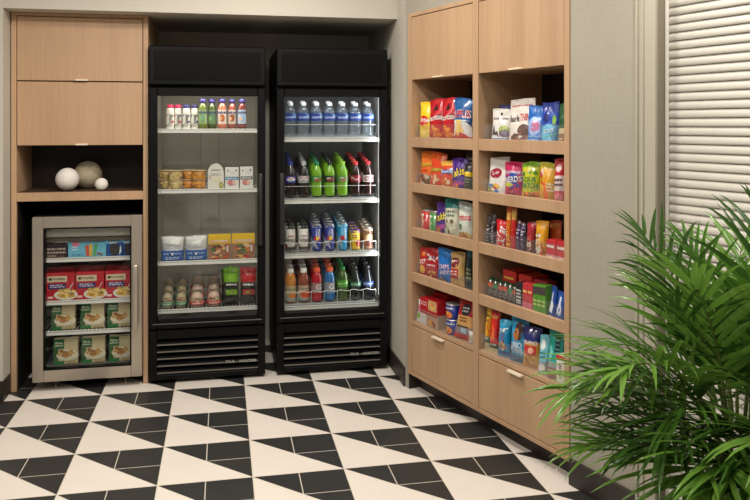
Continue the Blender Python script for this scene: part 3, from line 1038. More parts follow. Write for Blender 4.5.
sbag(1, 556, 568, 157.5, .055, (206, 70, 80), ((.34, .66, (226, 210, 206)), (.66, .9, (196, 40, 50))), [('e', 0, .8, .26, .08, (236, 200, 200)), ('scrib', -.34, .34, .54, .05, 2, (90, 60, 70), 3), ('e', 0, .2, .34, .1, (226, 130, 140))], 'red and pale pink candy bag at the right end of the second candy shelf', name='candy_pouch', seed=46)


# R3: candy bars, stood on end
def bars(si, x0, x1, yt, base, arts, label, T=.03, t=.03, n=1, name='candy_bar', lean=-.04, bands=(), second=True):
    s, w, h = spot(x0, x1, yt, si, t + T / 2)
    w *= .76
    o = bag(name, label, 'candy bar', w, h, T, base, bands, arts, 'pillow', int(x0), 'candy bars stood on end')
    settle(o, si, 0 if s < .686 else 1, s, max(t - .003, .0255), .22, lean)
    return o


bars(2, 486.5, 491.5, 214.5, (54, 48, 48), [('t', 'YORK', 0, .5, .3, .6, (190, 190, 190), 90)], 'dark bar with silver lettering, leftmost on the third candy shelf')
bars(2, 492.3, 496.5, 214, (60, 54, 52), [('t', 'HERSHEYS', 0, .5, .26, .6, (170, 170, 170), 90)], 'dark brown bar between the dark silver bar and the red wafer packet')
bars(2, 496.5, 508, 219.5, (200, 20, 32), [('e', .02, .48, .3, .36, (206, 30, 40)), ('t', 'KitKat', .05, .48, .34, .7, WH, 78, .1)], 'wide red wafer bar packet with upright white lettering on the third candy shelf', T=.04)
bars(2, 506.8, 512, 206.5, (214, 92, 30), [('r', -.4, .72, .4, .86, (236, 190, 90)), ('t', 'REESES', 0, .42, .4, .5, (240, 210, 60), 90)], 'tall orange candy bar, left one of the two tall bars', T=.025)
bars(2, 511.5, 517, 207.5, (192, 32, 34), [('r', -.5, .74, .5, .98, (206, 160, 80)), ('t', 'TWIX', 0, .4, .4, .4, (226, 80, 60), 90)], 'tall red candy bar with a gold top, right one of the two tall bars', T=.025)
sn = [('t', 'SNICKERS', 0, .48, .42, .78, (226, 226, 240), 90), ('r', -.5, .92, .5, 1, (110, 80, 60))]
bars(2, 517.2, 521.7, 220.5, (74, 52, 92), sn, 'purple brown candy bar right beside the tall red bar')
bars(2, 521.7, 526.2, 221.5, (66, 48, 86), sn, 'purple brown candy bar beside the red and brown packet')
bars(2, 527, 537, 221, (110, 40, 34), [('r', -.5, .5, .5, .98, (170, 34, 50)), ('t', 'M&M', -.26, .4, .3, .5, (220, 200, 180), 90), ('food', .2, .5, .2, .3, [(206, 50, 40), (150, 40, 40)], 6, 21)], 'red and brown candy packet left of the yellow packet', T=.04)
bars(2, 535.5, 549, 220, (226, 162, 34), [('p', [(-.5, .02), (-.1, .02), (-.1, .72), (-.5, .74)], (60, 40, 34)), ('t', "m&m's", -.28, .38, .28, .6, WH, 90), ('food', .22, .3, .18, .2, [(180, 110, 30), (214, 60, 40)], 6, 22)], 'yellow candy packet with brown lettering panel on the third candy shelf', T=.045)
bars(2, 549, 562.5, 220, (196, 88, 34), [('r', -.4, .86, .4, .93, (240, 170, 70))], 'orange candy packet standing behind the small red packs on the third candy shelf', t=.10)
sm = [('r', -.5, .0, .5, .42, (190, 150, 150)), ('scrib', -.4, .4, .7, .1, 1, (240, 230, 220), 3), ('e', 0, .22, .36, .16, (220, 200, 190))]
scart(2, 546, 556, 240, .05, (190, 34, 44), sm, 'small red and white candy pack in front of the orange packet, left one', name='candy_pack', t=.026)
scart(2, 556.5, 566, 242, .05, (190, 40, 44), sm, 'small red and white candy pack in front of the orange packet, right one', name='candy_pack', t=.026)

# R4: gum, mints and rolls
for k in range(6):
    x = 486.3 + k * 4.9
    s, _, _ = spot(x, x + 4.5, 275, 3, .034)
    o = can('mint_tube', 'slim dark mint tube, %s from the left on the fourth candy shelf' % ('first', 'second', 'third', 'fourth', 'fifth', 'sixth')[k], 'mint tube', .0165, .118 - .002 * (k % 3), (72, 62, 54),
            [('r', -.4, .66, .4, .86, ((196, 84, 50), (60, 130, 84), (190, 90, 60))[k % 3]), ('scrib', -.4, .4, .45, .06, 2, (150, 140, 130), k)], (70, 110, 80), group='mint tubes on the fourth candy shelf')
    put(o, s, .034 + .02, DECK[3] + .001)
for k, (xa, yt, tt) in enumerate(((503, 271, .09), (518.5, 276, .085))):
    scart(3, xa, xa + 13, yt, .11, (186, 40, 36), [('scrib', -.4, .4, .75, .07, 1, (240, 190, 90), 3)], ('red and orange candy box behind the mint tubes on the fourth candy shelf', 'red candy box behind the black gum pack on the fourth candy shelf')[k], t=tt, top=(206, 70, 50))
scart(3, 515, 522.5, 283, .05, (34, 30, 32), [('scrib', -.3, .3, .72, .06, 4, (226, 226, 220), 3), ('r', -.3, .3, .3, .36, (180, 180, 180))], 'black gum pack with white print on the fourth candy shelf', name='gum_pack', t=.03)
for k in range(2):
    scart(3, 522.6 + k * 5, 527.4 + k * 5, 283 + k * 1.2, .05, (196, 48, 60), [('r', -.5, .0, .5, .4, (206, 110, 130)), ('scrib', -.4, .4, .7, .08, 1, (240, 200, 120), k)], 'red and pink gum pack, %s of two beside the black pack' % ('left', 'right')[k], name='gum_pack', t=.03)
for k in range(3):
    scart(3, 532.8 + k * 4.3, 536.9 + k * 4.3, 284.5 + k * .6, .05, (88, 150, 44), [('r', -.5, .72, .5, .94, (70, 60, 60)), ('scrib', -.4, .4, .5, .06, 2, (206, 226, 120), k)], 'green gum pack, %s of three on the fourth candy shelf' % ('left', 'middle', 'right')[k], name='gum_pack', t=.03, )
scart(3, 533, 547, 280.5, .06, (150, 34, 50), [], 'dark red candy box behind the green gum packs', t=.085)
bb = [('p', [(-.2, .3), (.25, .25), (.3, .45), (.1, .6), (.1, .82), (-.05, .86), (-.1, .6), (-.3, .45)], (226, 232, 240)), ('scrib', -.3, .3, .14, .05, 1, (180, 200, 240), 2)]
for k, (xa, xb, yt) in enumerate(((551, 557.5, 286.5), (557.3, 567, 291))):
    sbag(3, xa, xb, yt, .045, (26, 76, 160), (), bb, ('bright blue gum pouch with white splash, left of two on the fourth candy shelf', 'bright blue gum pouch with white splash, at the right end of the fourth candy shelf')[k], 'pouch', 'gum_pouch', seed=50 + k, t=.028, yaw=-.25, wmul=.95)

# R5
sbag(4, 482, 490.5, 307.5, .045, (226, 178, 40), ((.0, .2, (206, 196, 150)), (.2, .36, (50, 90, 50))), [('p', [(-.1, .4), (.4, .4), (.3, .8), (.1, .75)], (206, 80, 40)), ('scrib', -.4, .2, .8, .06, 2, (120, 110, 40), 3), ('scrib', -.3, .3, .28, .04, 1, WH, 4)], 'yellow snack bag with green band, leftmost on the bottom candy shelf', name='snack_pouch', seed=61, roll=.05)
sbag(4, 491.6, 500, 310.5, .045, (206, 40, 32), ((.0, .1, (206, 196, 150)), (.1, .25, (44, 84, 50))), [('p', [(-.3, .28), (.2, .28), (.3, .6), (-.1, .7)], (236, 110, 50)), ('scrib', -.3, .3, .19, .035, 1, WH, 4), ('scrib', -.3, .3, .84, .05, 1, (240, 180, 60), 4)], 'red snack bag with green band, right of the yellow bag on the bottom candy shelf', name='snack_pouch', seed=62, roll=.04)
sbag(4, 500, 511, 319.5, .05, (30, 150, 200), ((.84, 1, (60, 180, 226)),), [('p', [(-.4, .6), (.3, .66), (.36, .82), (-.3, .78)], (230, 226, 214)), ('e', .0, .56, .2, .12, (90, 110, 150)), ('food', .0, .32, .36, .16, [(190, 130, 80), (110, 70, 50), (226, 190, 140)], 11, 23), ('r', -.45, .06, .45, .16, (26, 90, 160))], 'light blue trail mix bag with a white ribbon on the bottom candy shelf', name='snack_pouch', seed=63, roll=.04)
sbag(4, 513, 529.5, 317.5, .07, (36, 154, 206), ((.0, .15, (60, 110, 150)),), [('e', .12, .72, .24, .2, (70, 44, 36)), ('e', .0, .64, .16, .14, (176, 110, 60)), ('t', 'OREO', -.02, .41, .12, .66, (230, 236, 240), 5), ('t', 'THINS', 0, .28, .12, .72, (206, 226, 240), 5)], 'cyan cookie bag with a dark cookie and white lettering', name='snack_pouch', seed=64, yaw=-.05)
sbag(4, 525, 542.5, 326, .06, (206, 150, 60), ((.66, 1, (34, 44, 110)),), [('t', "MILANO", -.02, .64, .09, .8, (226, 220, 226)), ('r', -.3, .34, .34, .56, (196, 34, 40)), ('e', .08, .45, .16, .08, (240, 180, 150)), ('food', 0, .2, .36, .11, [(226, 180, 100), (170, 110, 60)], 8, 24)], 'navy topped gold cookie bag with a red panel on the bottom candy shelf', name='snack_pouch', seed=65)
sbag(4, 539, 551, 335.5, .05, (120, 196, 214), ((.0, .3, (150, 160, 170)),), [('e', -.05, .74, .28, .14, (226, 240, 236)), ('scrib', -.3, .3, .5, .05, 2, (60, 130, 150), 2), ('e', 0, .16, .36, .1, (210, 206, 200))], 'small pale aqua pouch between the gold cookie bag and the teal bag', 'pouch', name='snack_pouch', seed=66, wmul=.75)
sbag(4, 549, 564.5, 332, .065, (28, 160, 146), ((.0, .22, (130, 80, 80)), (.22, .34, (140, 150, 150))), [('r', .0, .58, .34, .9, (30, 44, 50)), ('scrib', .05, .3, .8, .05, 3, (90, 160, 160), 2), ('p', [(-.4, .36), (-.2, .36), (-.05, .55), (-.3, .7)], (120, 206, 196)), ('scrib', -.3, .4, .14, .05, 1, (220, 200, 190), 2)], 'teal pouch with a dark square panel, near the right end of the bottom candy shelf', 'pouch', name='snack_pouch', seed=67, wmul=.92)
scart(4, 559, 567.5, 356.5, .07, (226, 220, 212), [('r', -.5, .84, .5, 1, (196, 50, 56)), ('scrib', -.2, .2, .66, .03, 9, (120, 60, 70), 9)], 'narrow white box with a red top at the right end of the bottom candy shelf', t=.028)


# =================================================================== COOLERS
def wire_shelf(x0, x1, yf, yb, ztop, parent):
    m_ = MB()
    n = int((x1 - x0) / .022)
    for i in range(n + 1):
        x = x0 + .006 + (x1 - x0 - .012) * i / n
        m_.box(x - .0016, x + .0016, yf + .004, yb, ztop - .004, ztop - .0008, WHITEWIRE)
    for y in (yf + .01, (yf + yb) / 2, yb - .01):
        m_.box(x0, x1, y - .003, y + .003, ztop - .010, ztop - .004, WHITEWIRE)
    sh = m_.obj('shelf', parent)
    m_ = MB()
    m_.box(x0, x1, yf - .004, yf + .004, ztop - .022, ztop + .003, STRIP, .001)
    k = int((x1 - x0) / .0115)
    for i in range(k):
        x = x0 + .004 + i * .0115
        m_.box(x, x + .006, yf - .0048, yf - .0038, ztop - .006, ztop - .0005, TICK)
    m_.obj('price_strip', sh)
    return sh


def cooler(label, X0, X1, shelves, handle_side, led, LINER):
    xc = (X0 + X1) / 2
    r = empty('glass_door_cooler', label, 'cooler', (xc, 4.6, 0), 0, 'black glass door coolers')
    hw = (X1 - X0) / 2

    def cb(name, x0, x1, y0, y1, z0, z1, mat, bev=.002, parent=r):
        m_ = MB()
        m_.box(x0, x1, y0, y1, z0, z1, mat, bev)
        return m_.obj(name, parent)
    m_ = MB()                                                       # outer shell
    m_.box(-hw, -hw + .018, .052, .74, .02, 1.99, BLACK)
    m_.box(hw - .018, hw, .052, .74, .02, 1.99, BLACK)
    m_.box(-hw + .018, hw - .018, .72, .74, .02, 1.99, BLACK)
    m_.box(-hw + .018, hw - .018, .052, .72, 1.742, 1.99, BLACK)
    m_.box(-hw + .018, hw - .018, .052, .72, .02, .318, BLACK)
    m_.obj('cabinet_shell', r)
    m_ = MB()                                                       # inner liner
    i = hw - .018
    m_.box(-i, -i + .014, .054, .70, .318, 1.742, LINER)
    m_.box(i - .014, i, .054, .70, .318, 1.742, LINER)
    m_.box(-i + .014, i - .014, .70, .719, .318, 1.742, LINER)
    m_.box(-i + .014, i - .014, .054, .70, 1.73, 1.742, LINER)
    m_.box(-i + .014, i - .014, .054, .70, .318, .334, BLACK_TRIM)
    m_.obj('interior_liner', r)
    m_ = MB()                                                       # rear duct panel
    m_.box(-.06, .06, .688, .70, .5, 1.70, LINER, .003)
    m_.obj('air_duct', r)
    # door
    fw = .047
    m_ = MB()
    m_.box(-hw, -hw + fw, 0, .05, .326, 1.748, BLACK_TRIM, .004)
    m_.box(hw - fw, hw, 0, .05, .326, 1.748, BLACK_TRIM, .004)
    m_.box(-hw + fw, hw - fw, 0, .05, 1.70, 1.748, BLACK_TRIM, .004)
    m_.box(-hw + fw, hw - fw, 0, .05, .326, .388, BLACK_TRIM, .004)
    m_.box(-hw + .02, hw - .02, -.004, 0, .352, .358, pm('door_glint_line', (84, 80, 74), .35), .001)  # painted grey strip stands in for a reflection along the door bottom
    dr = m_.obj('door_frame', r)
    m_ = MB(); m_.box(-hw + fw, hw - fw, .018, .024, .388, 1.70, PANE); m_.obj('glass_pane', dr)
    hx = hw - .03 if handle_side > 0 else -hw + .03
    m_ = MB(); m_.box(hx - .013, hx + .013, -.022, .001, .80, 1.235, pm('handle_plastic', (34, 32, 31), .4), .007, 2); m_.obj('handle', dr)
    # lit sign box, unlit black panel
    m_ = MB()
    m_.box(-hw, hw, .0, .05, 1.764, 1.995, BLACK_TRIM, .006)
    sg = m_.obj('sign_panel', r)
    m_ = MB(); m_.box(-hw + .03, hw - .03, -.003, 0, 1.792, 1.965, BLACK_GLOSS, .001); m_.obj('sign_face', sg)
    # grille
    m_ = MB()
    m_.box(-hw, -hw + .045, .012, .05, .02, .316, BLACK_TRIM, .003)
    m_.box(hw - .045, hw, .012, .05, .02, .316, BLACK_TRIM, .003)
    m_.box(-hw + .045, hw - .045, .012, .05, .262, .316, BLACK_TRIM, .003)
    m_.box(-hw + .045, hw - .045, .012, .05, .02, .05, BLACK_TRIM, .003)
    m_.box(-hw + .045, hw - .045, .046, .05, .05, .262, BLACK)
    gr = m_.obj('grille', r)
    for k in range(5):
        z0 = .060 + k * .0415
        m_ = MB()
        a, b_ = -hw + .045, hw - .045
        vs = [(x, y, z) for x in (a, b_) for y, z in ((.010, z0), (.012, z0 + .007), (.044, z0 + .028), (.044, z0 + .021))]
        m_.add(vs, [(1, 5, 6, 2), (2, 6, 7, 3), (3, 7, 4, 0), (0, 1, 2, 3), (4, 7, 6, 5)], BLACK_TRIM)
        m_.add(vs, [(0, 4, 5, 1)], pm('louver_lit_edge', (104, 96, 86), .4))  # front edge coloured lighter, a painted highlight on the black louver
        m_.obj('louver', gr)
    m_ = MB()
    silver = lambda c: pm('badge_silver', (196, 196, 190), .3, metal=.6)
    for word, bx, bw in (('TRUE', hw - .21, .09), ('MANUFACTURING', hw - .105, .10)):
        m_ = MB()
        art(m_, lambda u, v, e: (u, .0095 - e, v), 1, 1, [('t', word, bx, .1085, .016, bw, WH)], silver)
        m_.obj('badge', gr)
    for sx in (-1, 1):
        m_ = MB(); m_.lathe([(.018, 0), (.018, .006), (.01, .008), (.01, .021)], BLACK_TRIM, 14, sx * (hw - .06), .10); m_.obj('foot', r)
    for z_ in shelves:
        wire_shelf(-i + .016, i - .016, .085, .66, z_, r)
    for sx, st in led:
        m_ = MB(); m_.box(sx * (i - .024) - .003, sx * (i - .024) + .003, .056, .066, .46, 1.70, pm('led_%d' % (st * 10), (200, 204, 204), .4, emit=((240, 242, 238), st)))
        m_.obj('light_strip', r)
    return xc, hw


C1 = cooler('black glass door cooler with dairy and lunch kits, beside the tall cabinet', -.42, .257, (1.501, 1.138, .706, .418), 1, [(1, .5)], LINER)
C2 = cooler('black glass door cooler full of drinks, next to the right wall', .325, 1.012, (1.444, 1.060, .722, .402), -1, [(1, 1.3)], pm('cooler_liner_shaded', (160, 158, 153), .5, mottle=.04, scale=12))  # darker liner copy: shade among the packed drinks put into its colour

# ------------------------------------------------------------------ cooler 1 goods
YS = 4.705


def cx(x0, x1, Y):
    a, _ = atY(x0, 200, Y)
    b, _ = atY(x1, 200, Y)
    return (a + b) / 2, b - a


S1 = (1.501, 1.138, .706, .418)
for k, (x0, x1, cc, vc) in enumerate(((166, 174.6, (190, 40, 80), (190, 60, 60)), (174.4, 181.8, (190, 40, 80), (190, 60, 60)), (182.2, 190.6, (44, 44, 110), (60, 60, 120)), (191, 198.2, (44, 44, 96), (60, 60, 120)))):
    X, w = cx(x0, x1, YS + .035 + .02 * (k % 2))
    lb = ('first', 'second', 'third', 'fourth')[k]
    o = bottle('yogurt_drink_bottle', 'white yogurt drink bottle with %s cap, %s from the left on its shelf' % (('pink', 'pink', 'navy', 'navy')[k], lb), 'bottle', .0225, .149,
               ((.9, 0), (1, .03), (1, .66), (.98, .78), (.8, .88), (.72, .92)), pm('milk_plastic', (218, 214, 204), .4), cc, .0195, .020, (.02, .70, (222, 218, 208), 1.0),
               [('t', 'Chobani', .0, .5, .2, .72, (40, 40, 50), 90), ('e', .22, .42, .1, .07, vc), ('e', -.24, .8, .07, .05, vc), ('e', -.26, .2, .08, .05, (60, 50, 50)), ('e', .2, .78, .07, .05, (60, 60, 60))], 'yogurt drink bottles')
    o.location = (X, YS + .03 + .02 * (k % 2), S1[0])
jb = ((.86, 0), (1, .03), (1, .62), (.97, .70), (.72, .80), (.5, .86), (.46, .89))
for k, (x0, x1, bc, l1, l2, lb) in enumerate(((198, 207.6, (104, 116, 44), (140, 160, 112), (110, 150, 120), 'green juice bottle with purple cap, left of the two green ones'), (207.8, 216.2, (70, 82, 34), (112, 134, 94), (90, 130, 100), 'green juice bottle with purple cap, right of the two green ones'),  # second bottle of each pair coloured darker, standing in for shade
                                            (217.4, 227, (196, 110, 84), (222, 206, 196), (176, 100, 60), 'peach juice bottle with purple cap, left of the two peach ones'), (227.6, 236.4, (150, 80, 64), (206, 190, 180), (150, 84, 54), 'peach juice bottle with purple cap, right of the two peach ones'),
                                            (237, 247.2, (120, 50, 44), (180, 196, 214), (150, 180, 210), 'red juice bottle with pale blue label, right end of its cooler shelf'))):
    dy = .02 * (k in (1, 3))
    X, w = cx(x0, x1, YS + .035 + dy)
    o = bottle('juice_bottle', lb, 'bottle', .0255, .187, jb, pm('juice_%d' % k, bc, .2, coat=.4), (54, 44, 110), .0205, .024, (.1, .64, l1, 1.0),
               [('t', 'naked', 0, .86, .2, .8, (60, 60, 120)), ('e', 0, .5, .2, .22, l2), ('e', -.12, .46, .1, .12, (226, 170, 130) if k > 1 else (130, 170, 110)), ('r', -.4, .02, .4, .14, bc)], 'juice bottles on the top shelf')
    o.location = (X, YS + .035 + dy, S1[0])

# fruit cups, two high
for col, (x0, x1, back, cc) in enumerate(((160.5, 171, 1, ((196, 160, 96), (206, 176, 110))), (168.8, 182.3, 0, ((206, 176, 112), (216, 190, 130))), (183.6, 194, 1, ((206, 130, 50), (220, 150, 60))), (192.6, 206, 0, ((206, 134, 48), (226, 160, 70))))):
    for row in range(2):
        Y = YS + .045 + back * .055
        X, w = cx(x0, x1, Y)
        R_, h_ = .039, .055
        m_ = MB(); m_.lathe([(R_ * .74, 0), (R_ * .82, .004), (R_ * .97, h_ * .86)], film(cc[0]), 22)
        rnd = random.Random(col * 2 + row)
        fr_ = MB()
        o = tag(m_.obj('fruit_cup', loc=(X, Y, S1[1] + .0005 + row * (h_ + .0022))), 'clear cup of %s fruit, %s of its stack, %s from the left' % (('pale yellow', 'pale yellow', 'orange', 'orange')[col], ('bottom', 'top')[row], ('first', 'second', 'third', 'fourth')[col]), 'fruit cup', 'fruit cups')
        for q in range(14):
            a = rnd.uniform(-1.5, 1.5)
            zz = rnd.uniform(.1, .8)
            rr = R_ * (.80 + .16 * zz)
            p = (rr * math.sin(a), -rr * math.cos(a), h_ * zz)
            fr_.add([(p[0] + dx * .008, p[1] - .002 - dz * 0, p[2] + dz * .007) for dx, dz in ((1, 0), (.7, .7), (0, 1), (-.7, .7), (-1, 0), (-.7, -.7), (0, -1), (.7, -.7))], [list(range(8))], film(cc[1]), True)
        fr_.obj('fruit_slices', o)
        m_ = MB(); m_.lathe([(R_ * .80, .001), (R_ * 1.0, h_ * .9), (R_ * 1.0, h_ * .93)], DOME, 24, cap=False); m_.obj('clear_tub', o)
        m_ = MB(); m_.lathe([(R_ * .99, h_ * .93), (R_ * 1.06, h_ * .94), (R_ * 1.06, h_ * .985), (R_ * .9, h_)], pm('tub_lid', (214, 190, 140), .3), 24); m_.obj('lid', o)

# arched package and two white cartons
X, w = cx(207.6, 224, YS + .02)
n = 16
pts = [(-.047, 0), (.047, 0)] + [(.047 * math.cos(a), .098 + .055 * math.sin(a)) for a in [PI * i / n for i in range(n + 1)]]
m_ = MB()
v = [(x, -.014, z) for x, z in pts] + [(x, .014, z) for x, z in pts]
N = len(pts)
m_.add(v, [list(range(N)), list(range(N, 2 * N))[::-1]] + [(i, N + i, N + (i + 1) % N, (i + 1) % N) for i in range(N)], card((222, 218, 208)))
o = tag(m_.obj('arched_package', loc=(X, YS + .02, S1[1])), 'white arch topped package with a green fruit picture on the second cooler shelf', 'package')
m_ = MB()
art(m_, lambda u, v, e: (u * .094, -.014 - e, v * .153), .094, .153, [('scrib', -.28, .28, .72, .045, 1, (90, 100, 100), 5), ('scrib', -.3, .3, .58, .03, 2, (170, 160, 150), 1), ('e', .34, .14, .14, .12, (150, 150, 60)), ('e', .34, .14, .07, .06, (206, 196, 110)), ('e', -.38, .46, .08, .09, (206, 180, 160)), ('e', .1, .36, .28, .08, (226, 216, 180))], card)
m_.obj('printed_front', o)
for k, (x0, x1, bc) in enumerate(((225, 238.8, (60, 130, 170)), (239.8, 253, (104, 100, 92)))):
    X, w = cx(x0, x1, YS + .03)
    o = carton('protein_carton', 'small white carton with a %s band on the second shelf of the left cooler' % ('blue', 'grey')[k], 'carton', w * .97, .128 + .003 * k, .05, (224, 222, 216), [('e', -.3, .84, .05, .04, (60, 70, 110)), ('e', .3, .86, .06, .05, (70, 90, 130)), ('p', [(-.1, .76), (.1, .72), (.3, .76), (.1, .78)], (190, 190, 190)), ('r', -.46, .42, .46, .56, bc), ('scrib', -.38, .38, .46, .05, 1, (226, 230, 230), 2), ('e', -.08, .28, .26, .13, (206, 130, 120)), ('e', .16, .28, .16, .1, (226, 180, 170))], group='small white cartons')
    o.location = (X, YS + .03, S1[1])

# salad trays and lunch kits
for k, (x0, x1) in enumerate(((161, 184.3), (184.8, 207.5))):
    X, w = cx(x0, x1, YS + .03)
    w *= .97
    h = .148
    o = empty('salad_kit', 'white salad kit bag in a blue sleeve, %s of two in the left cooler' % ('left', 'right')[k], 'salad kit', (X, YS + .035, S1[2]), 0, 'blue sleeved salad kits')
    b_ = bag('bag', '', '', w, h, .06, (214, 214, 212), (), [('scrib', -.34, .34, .66, .04, 3, (180, 184, 190), k), ('r', -.4, .5, .4, .52, (190, 196, 202))], 'pillow', 70 + k)
    del b_['label'], b_['category']
    b_.parent = o
    m_ = MB(); m_.box(-w / 2 * .96, w / 2 * .96, -.036, .034, 0.001, h * .42, card((36, 84, 150)), .004)
    sl = m_.obj('sleeve', o)
    m_ = MB(); art(m_, lambda u, v, e: (u * w, -.036 - e, v * h), w, h, [('p', [(-.08, .36), (0, .3), (.08, .36), (.04, .26), (0, .22), (-.04, .26)], WH), ('scrib', -.38, -.12, .28, .045, 1, (170, 190, 220), 3), ('scrib', .12, .38, .28, .045, 1, (170, 190, 220), 4), ('scrib', -.3, .3, .13, .03, 2, (190, 206, 230), 5)], card)
    m_.obj('printed_front', sl)
for k, (x0, x1, yt) in enumerate(((208, 231, 233.5), (231.4, 255, 232.5))):
    X, w = cx(x0, x1, YS + .02)
    w *= .97
    o = carton('lunch_kit', 'yellow topped lunch kit tray, %s of two on the third shelf of the left cooler' % ('left', 'right')[k], 'lunch kit', w, .152, .034, (228, 186, 44),
               [('r', -.5, 0, .5, .62, (150, 110, 84)), ('t', 'LUNCHABLES', 0, .73, .12, .84, (190, 40, 60)), ('t', 'LUNCHABLES', 0, .735, .1, .8, (240, 230, 220)), ('food', 0, .42, .4, .2, [(70, 110, 60), (196, 110, 60), (120, 50, 40), (210, 180, 140)], 16, 30 + k), ('food', .0, .12, .44, .1, [(226, 180, 100), (90, 50, 40), (200, 60, 50)], 10, 33 + k), ('e', .36, .42, .1, .22, (150, 60, 40)), ('e', .36, .42, .06, .16, (206, 190, 180))], group='yellow lunch kits')
    o.location = (X, YS + .02, S1[2])

# snack cups in four lanes, three deep
for lane, (x0, x1, bc, tc_, nm) in enumerate(((160.8, 174.4, (70, 140, 96), (196, 176, 140), 'green'), (174.8, 187.6, (80, 144, 100), (200, 180, 140), 'green'), (188.8, 205.2, (200, 60, 52), (226, 190, 170), 'red'), (205.8, 221.6, (200, 60, 52), (226, 190, 170), 'red'))):
    X, w = cx(x0, x1, YS + .045)
    R_ = w * .46
    h_ = .098
    first = None
    for d in range(3):
        lb = '%s banded clear snack cup, %s in the %s lane of the bottom shelf, left cooler' % (nm, ('front', 'middle', 'rear')[d], ('first', 'second', 'third', 'fourth')[lane])
        lc_ = (X, YS + .045 + d * (2 * R_ + .006), S1[3] + .0005 + .028 * d)
        if first is None:
            m_ = MB(); m_.lathe([(R_ * .8, 0), (R_ * .86, .004), (R_ * .93, h_ * .42)], film((190, 176, 150)), 22)
            first = o = tag(m_.obj('snack_cup', loc=lc_), lb, 'snack cup', 'banded snack cups')
            m_ = MB(); m_.lathe([(R_ * .93, h_ * .12), (R_ * 1.02, h_ * .14), (R_ * 1.02, h_ * .34), (R_ * .96, h_ * .36)], film(bc), 24, cap=False)
            art(m_, cyl_surf(R_ * 1.02, h_ * .14, h_ * .2), PI * R_, h_ * .2, [('scrib', -.2, .25, .4, .25, 1, (226, 230, 220), lane)])
            m_.obj('band', o)
            m_ = MB()
            m_.lathe([(R_ * .8, h_ * .40), (R_ * .84, h_ * .5), (R_ * .7, h_ * .72), (R_ * .3, h_ * .86)], film(tc_), 18)
            art(m_, cyl_surf(R_ * .84, h_ * .4, h_ * .3), PI * R_, h_ * .3, [('food', 0, .45, .3, .45, [(206, 120, 80), (120, 140, 70), (230, 214, 180), (160, 90, 60)], 12, lane)])
            m_.obj('filling', o)
            m_ = MB(); m_.lathe([(R_ * .98, h_ * .36), (R_ * .95, h_ * .6), (R_ * .78, h_ * .86), (R_ * .62, h_ * .98), (R_ * .3, h_)], DOME, 22); m_.obj('dome_lid', o)
        else:
            dup(first, lc_, None, lb)
# riser the rear cups stand on
for lane, (x0, x1, bc, tc_, nm) in enumerate(((160.8, 174.4, 0, 0, ''), (174.8, 187.6, 0, 0, ''), (188.8, 205.2, 0, 0, ''), (205.8, 221.6, 0, 0, ''))):
    X, w = cx(x0, x1, YS + .045)
    R_ = w * .46
    m_ = MB()
    for d in (1, 2):
        yc = YS + .045 + d * (2 * R_ + .006)
        m_.box(X - R_ * .9, X + R_ * .9, yc - R_, yc + R_ + .001, S1[3], S1[3] + .028 * d, ACRYL)
    tag(m_.obj('step_riser'), 'clear stepped riser under the %s lane of snack cups' % ('first', 'second', 'third', 'fourth')[lane], 'riser', 'clear risers under the snack cups')
# jerky bags
for k, (x0, x1, yt, tc_, nm) in enumerate(((223, 239.4, 262.5, (120, 176, 40), 'green'), (239.8, 256.6, 262.5, (186, 30, 34), 'red'))):
    X, w = cx(x0, x1, YS + .035)
    o = bag('salad_bag', 'black salad bag with a %s top, %s of the pair in the left cooler' % (nm, ('left', 'right')[k]), 'bag', w * .97, .232, .06, (34, 34, 34), ((.62, 1, tc_),),
            [('r', -.46, .84, .46, .88, tuple(int(c * .8) for c in tc_)), ('scrib', -.34, .34, .53, .045, 1, WH, k), ('r', -.36, .28, .4, .42, tc_), ('food', .0, .35, .3, .06, [(206, 206, 90), (90, 140, 50), (40, 60, 40)], 8, 40 + k), ('scrib', -.3, .3, .18, .025, 2, (110, 110, 110), 3)], 'pillow', 80 + k, 'black salad bags')
    o.location = (X, YS + .04, S1[3])
X, w = cx(219.5, 226, YS + .14)
o = bag('salad_bag', 'dark green salad bag half hidden behind the green topped bag', 'bag', .075, .205, .04, (30, 44, 28), ((.6, 1, (70, 110, 30)),), [], 'pillow', 84)
o.location = (X + .028, YS + .15, S1[3])

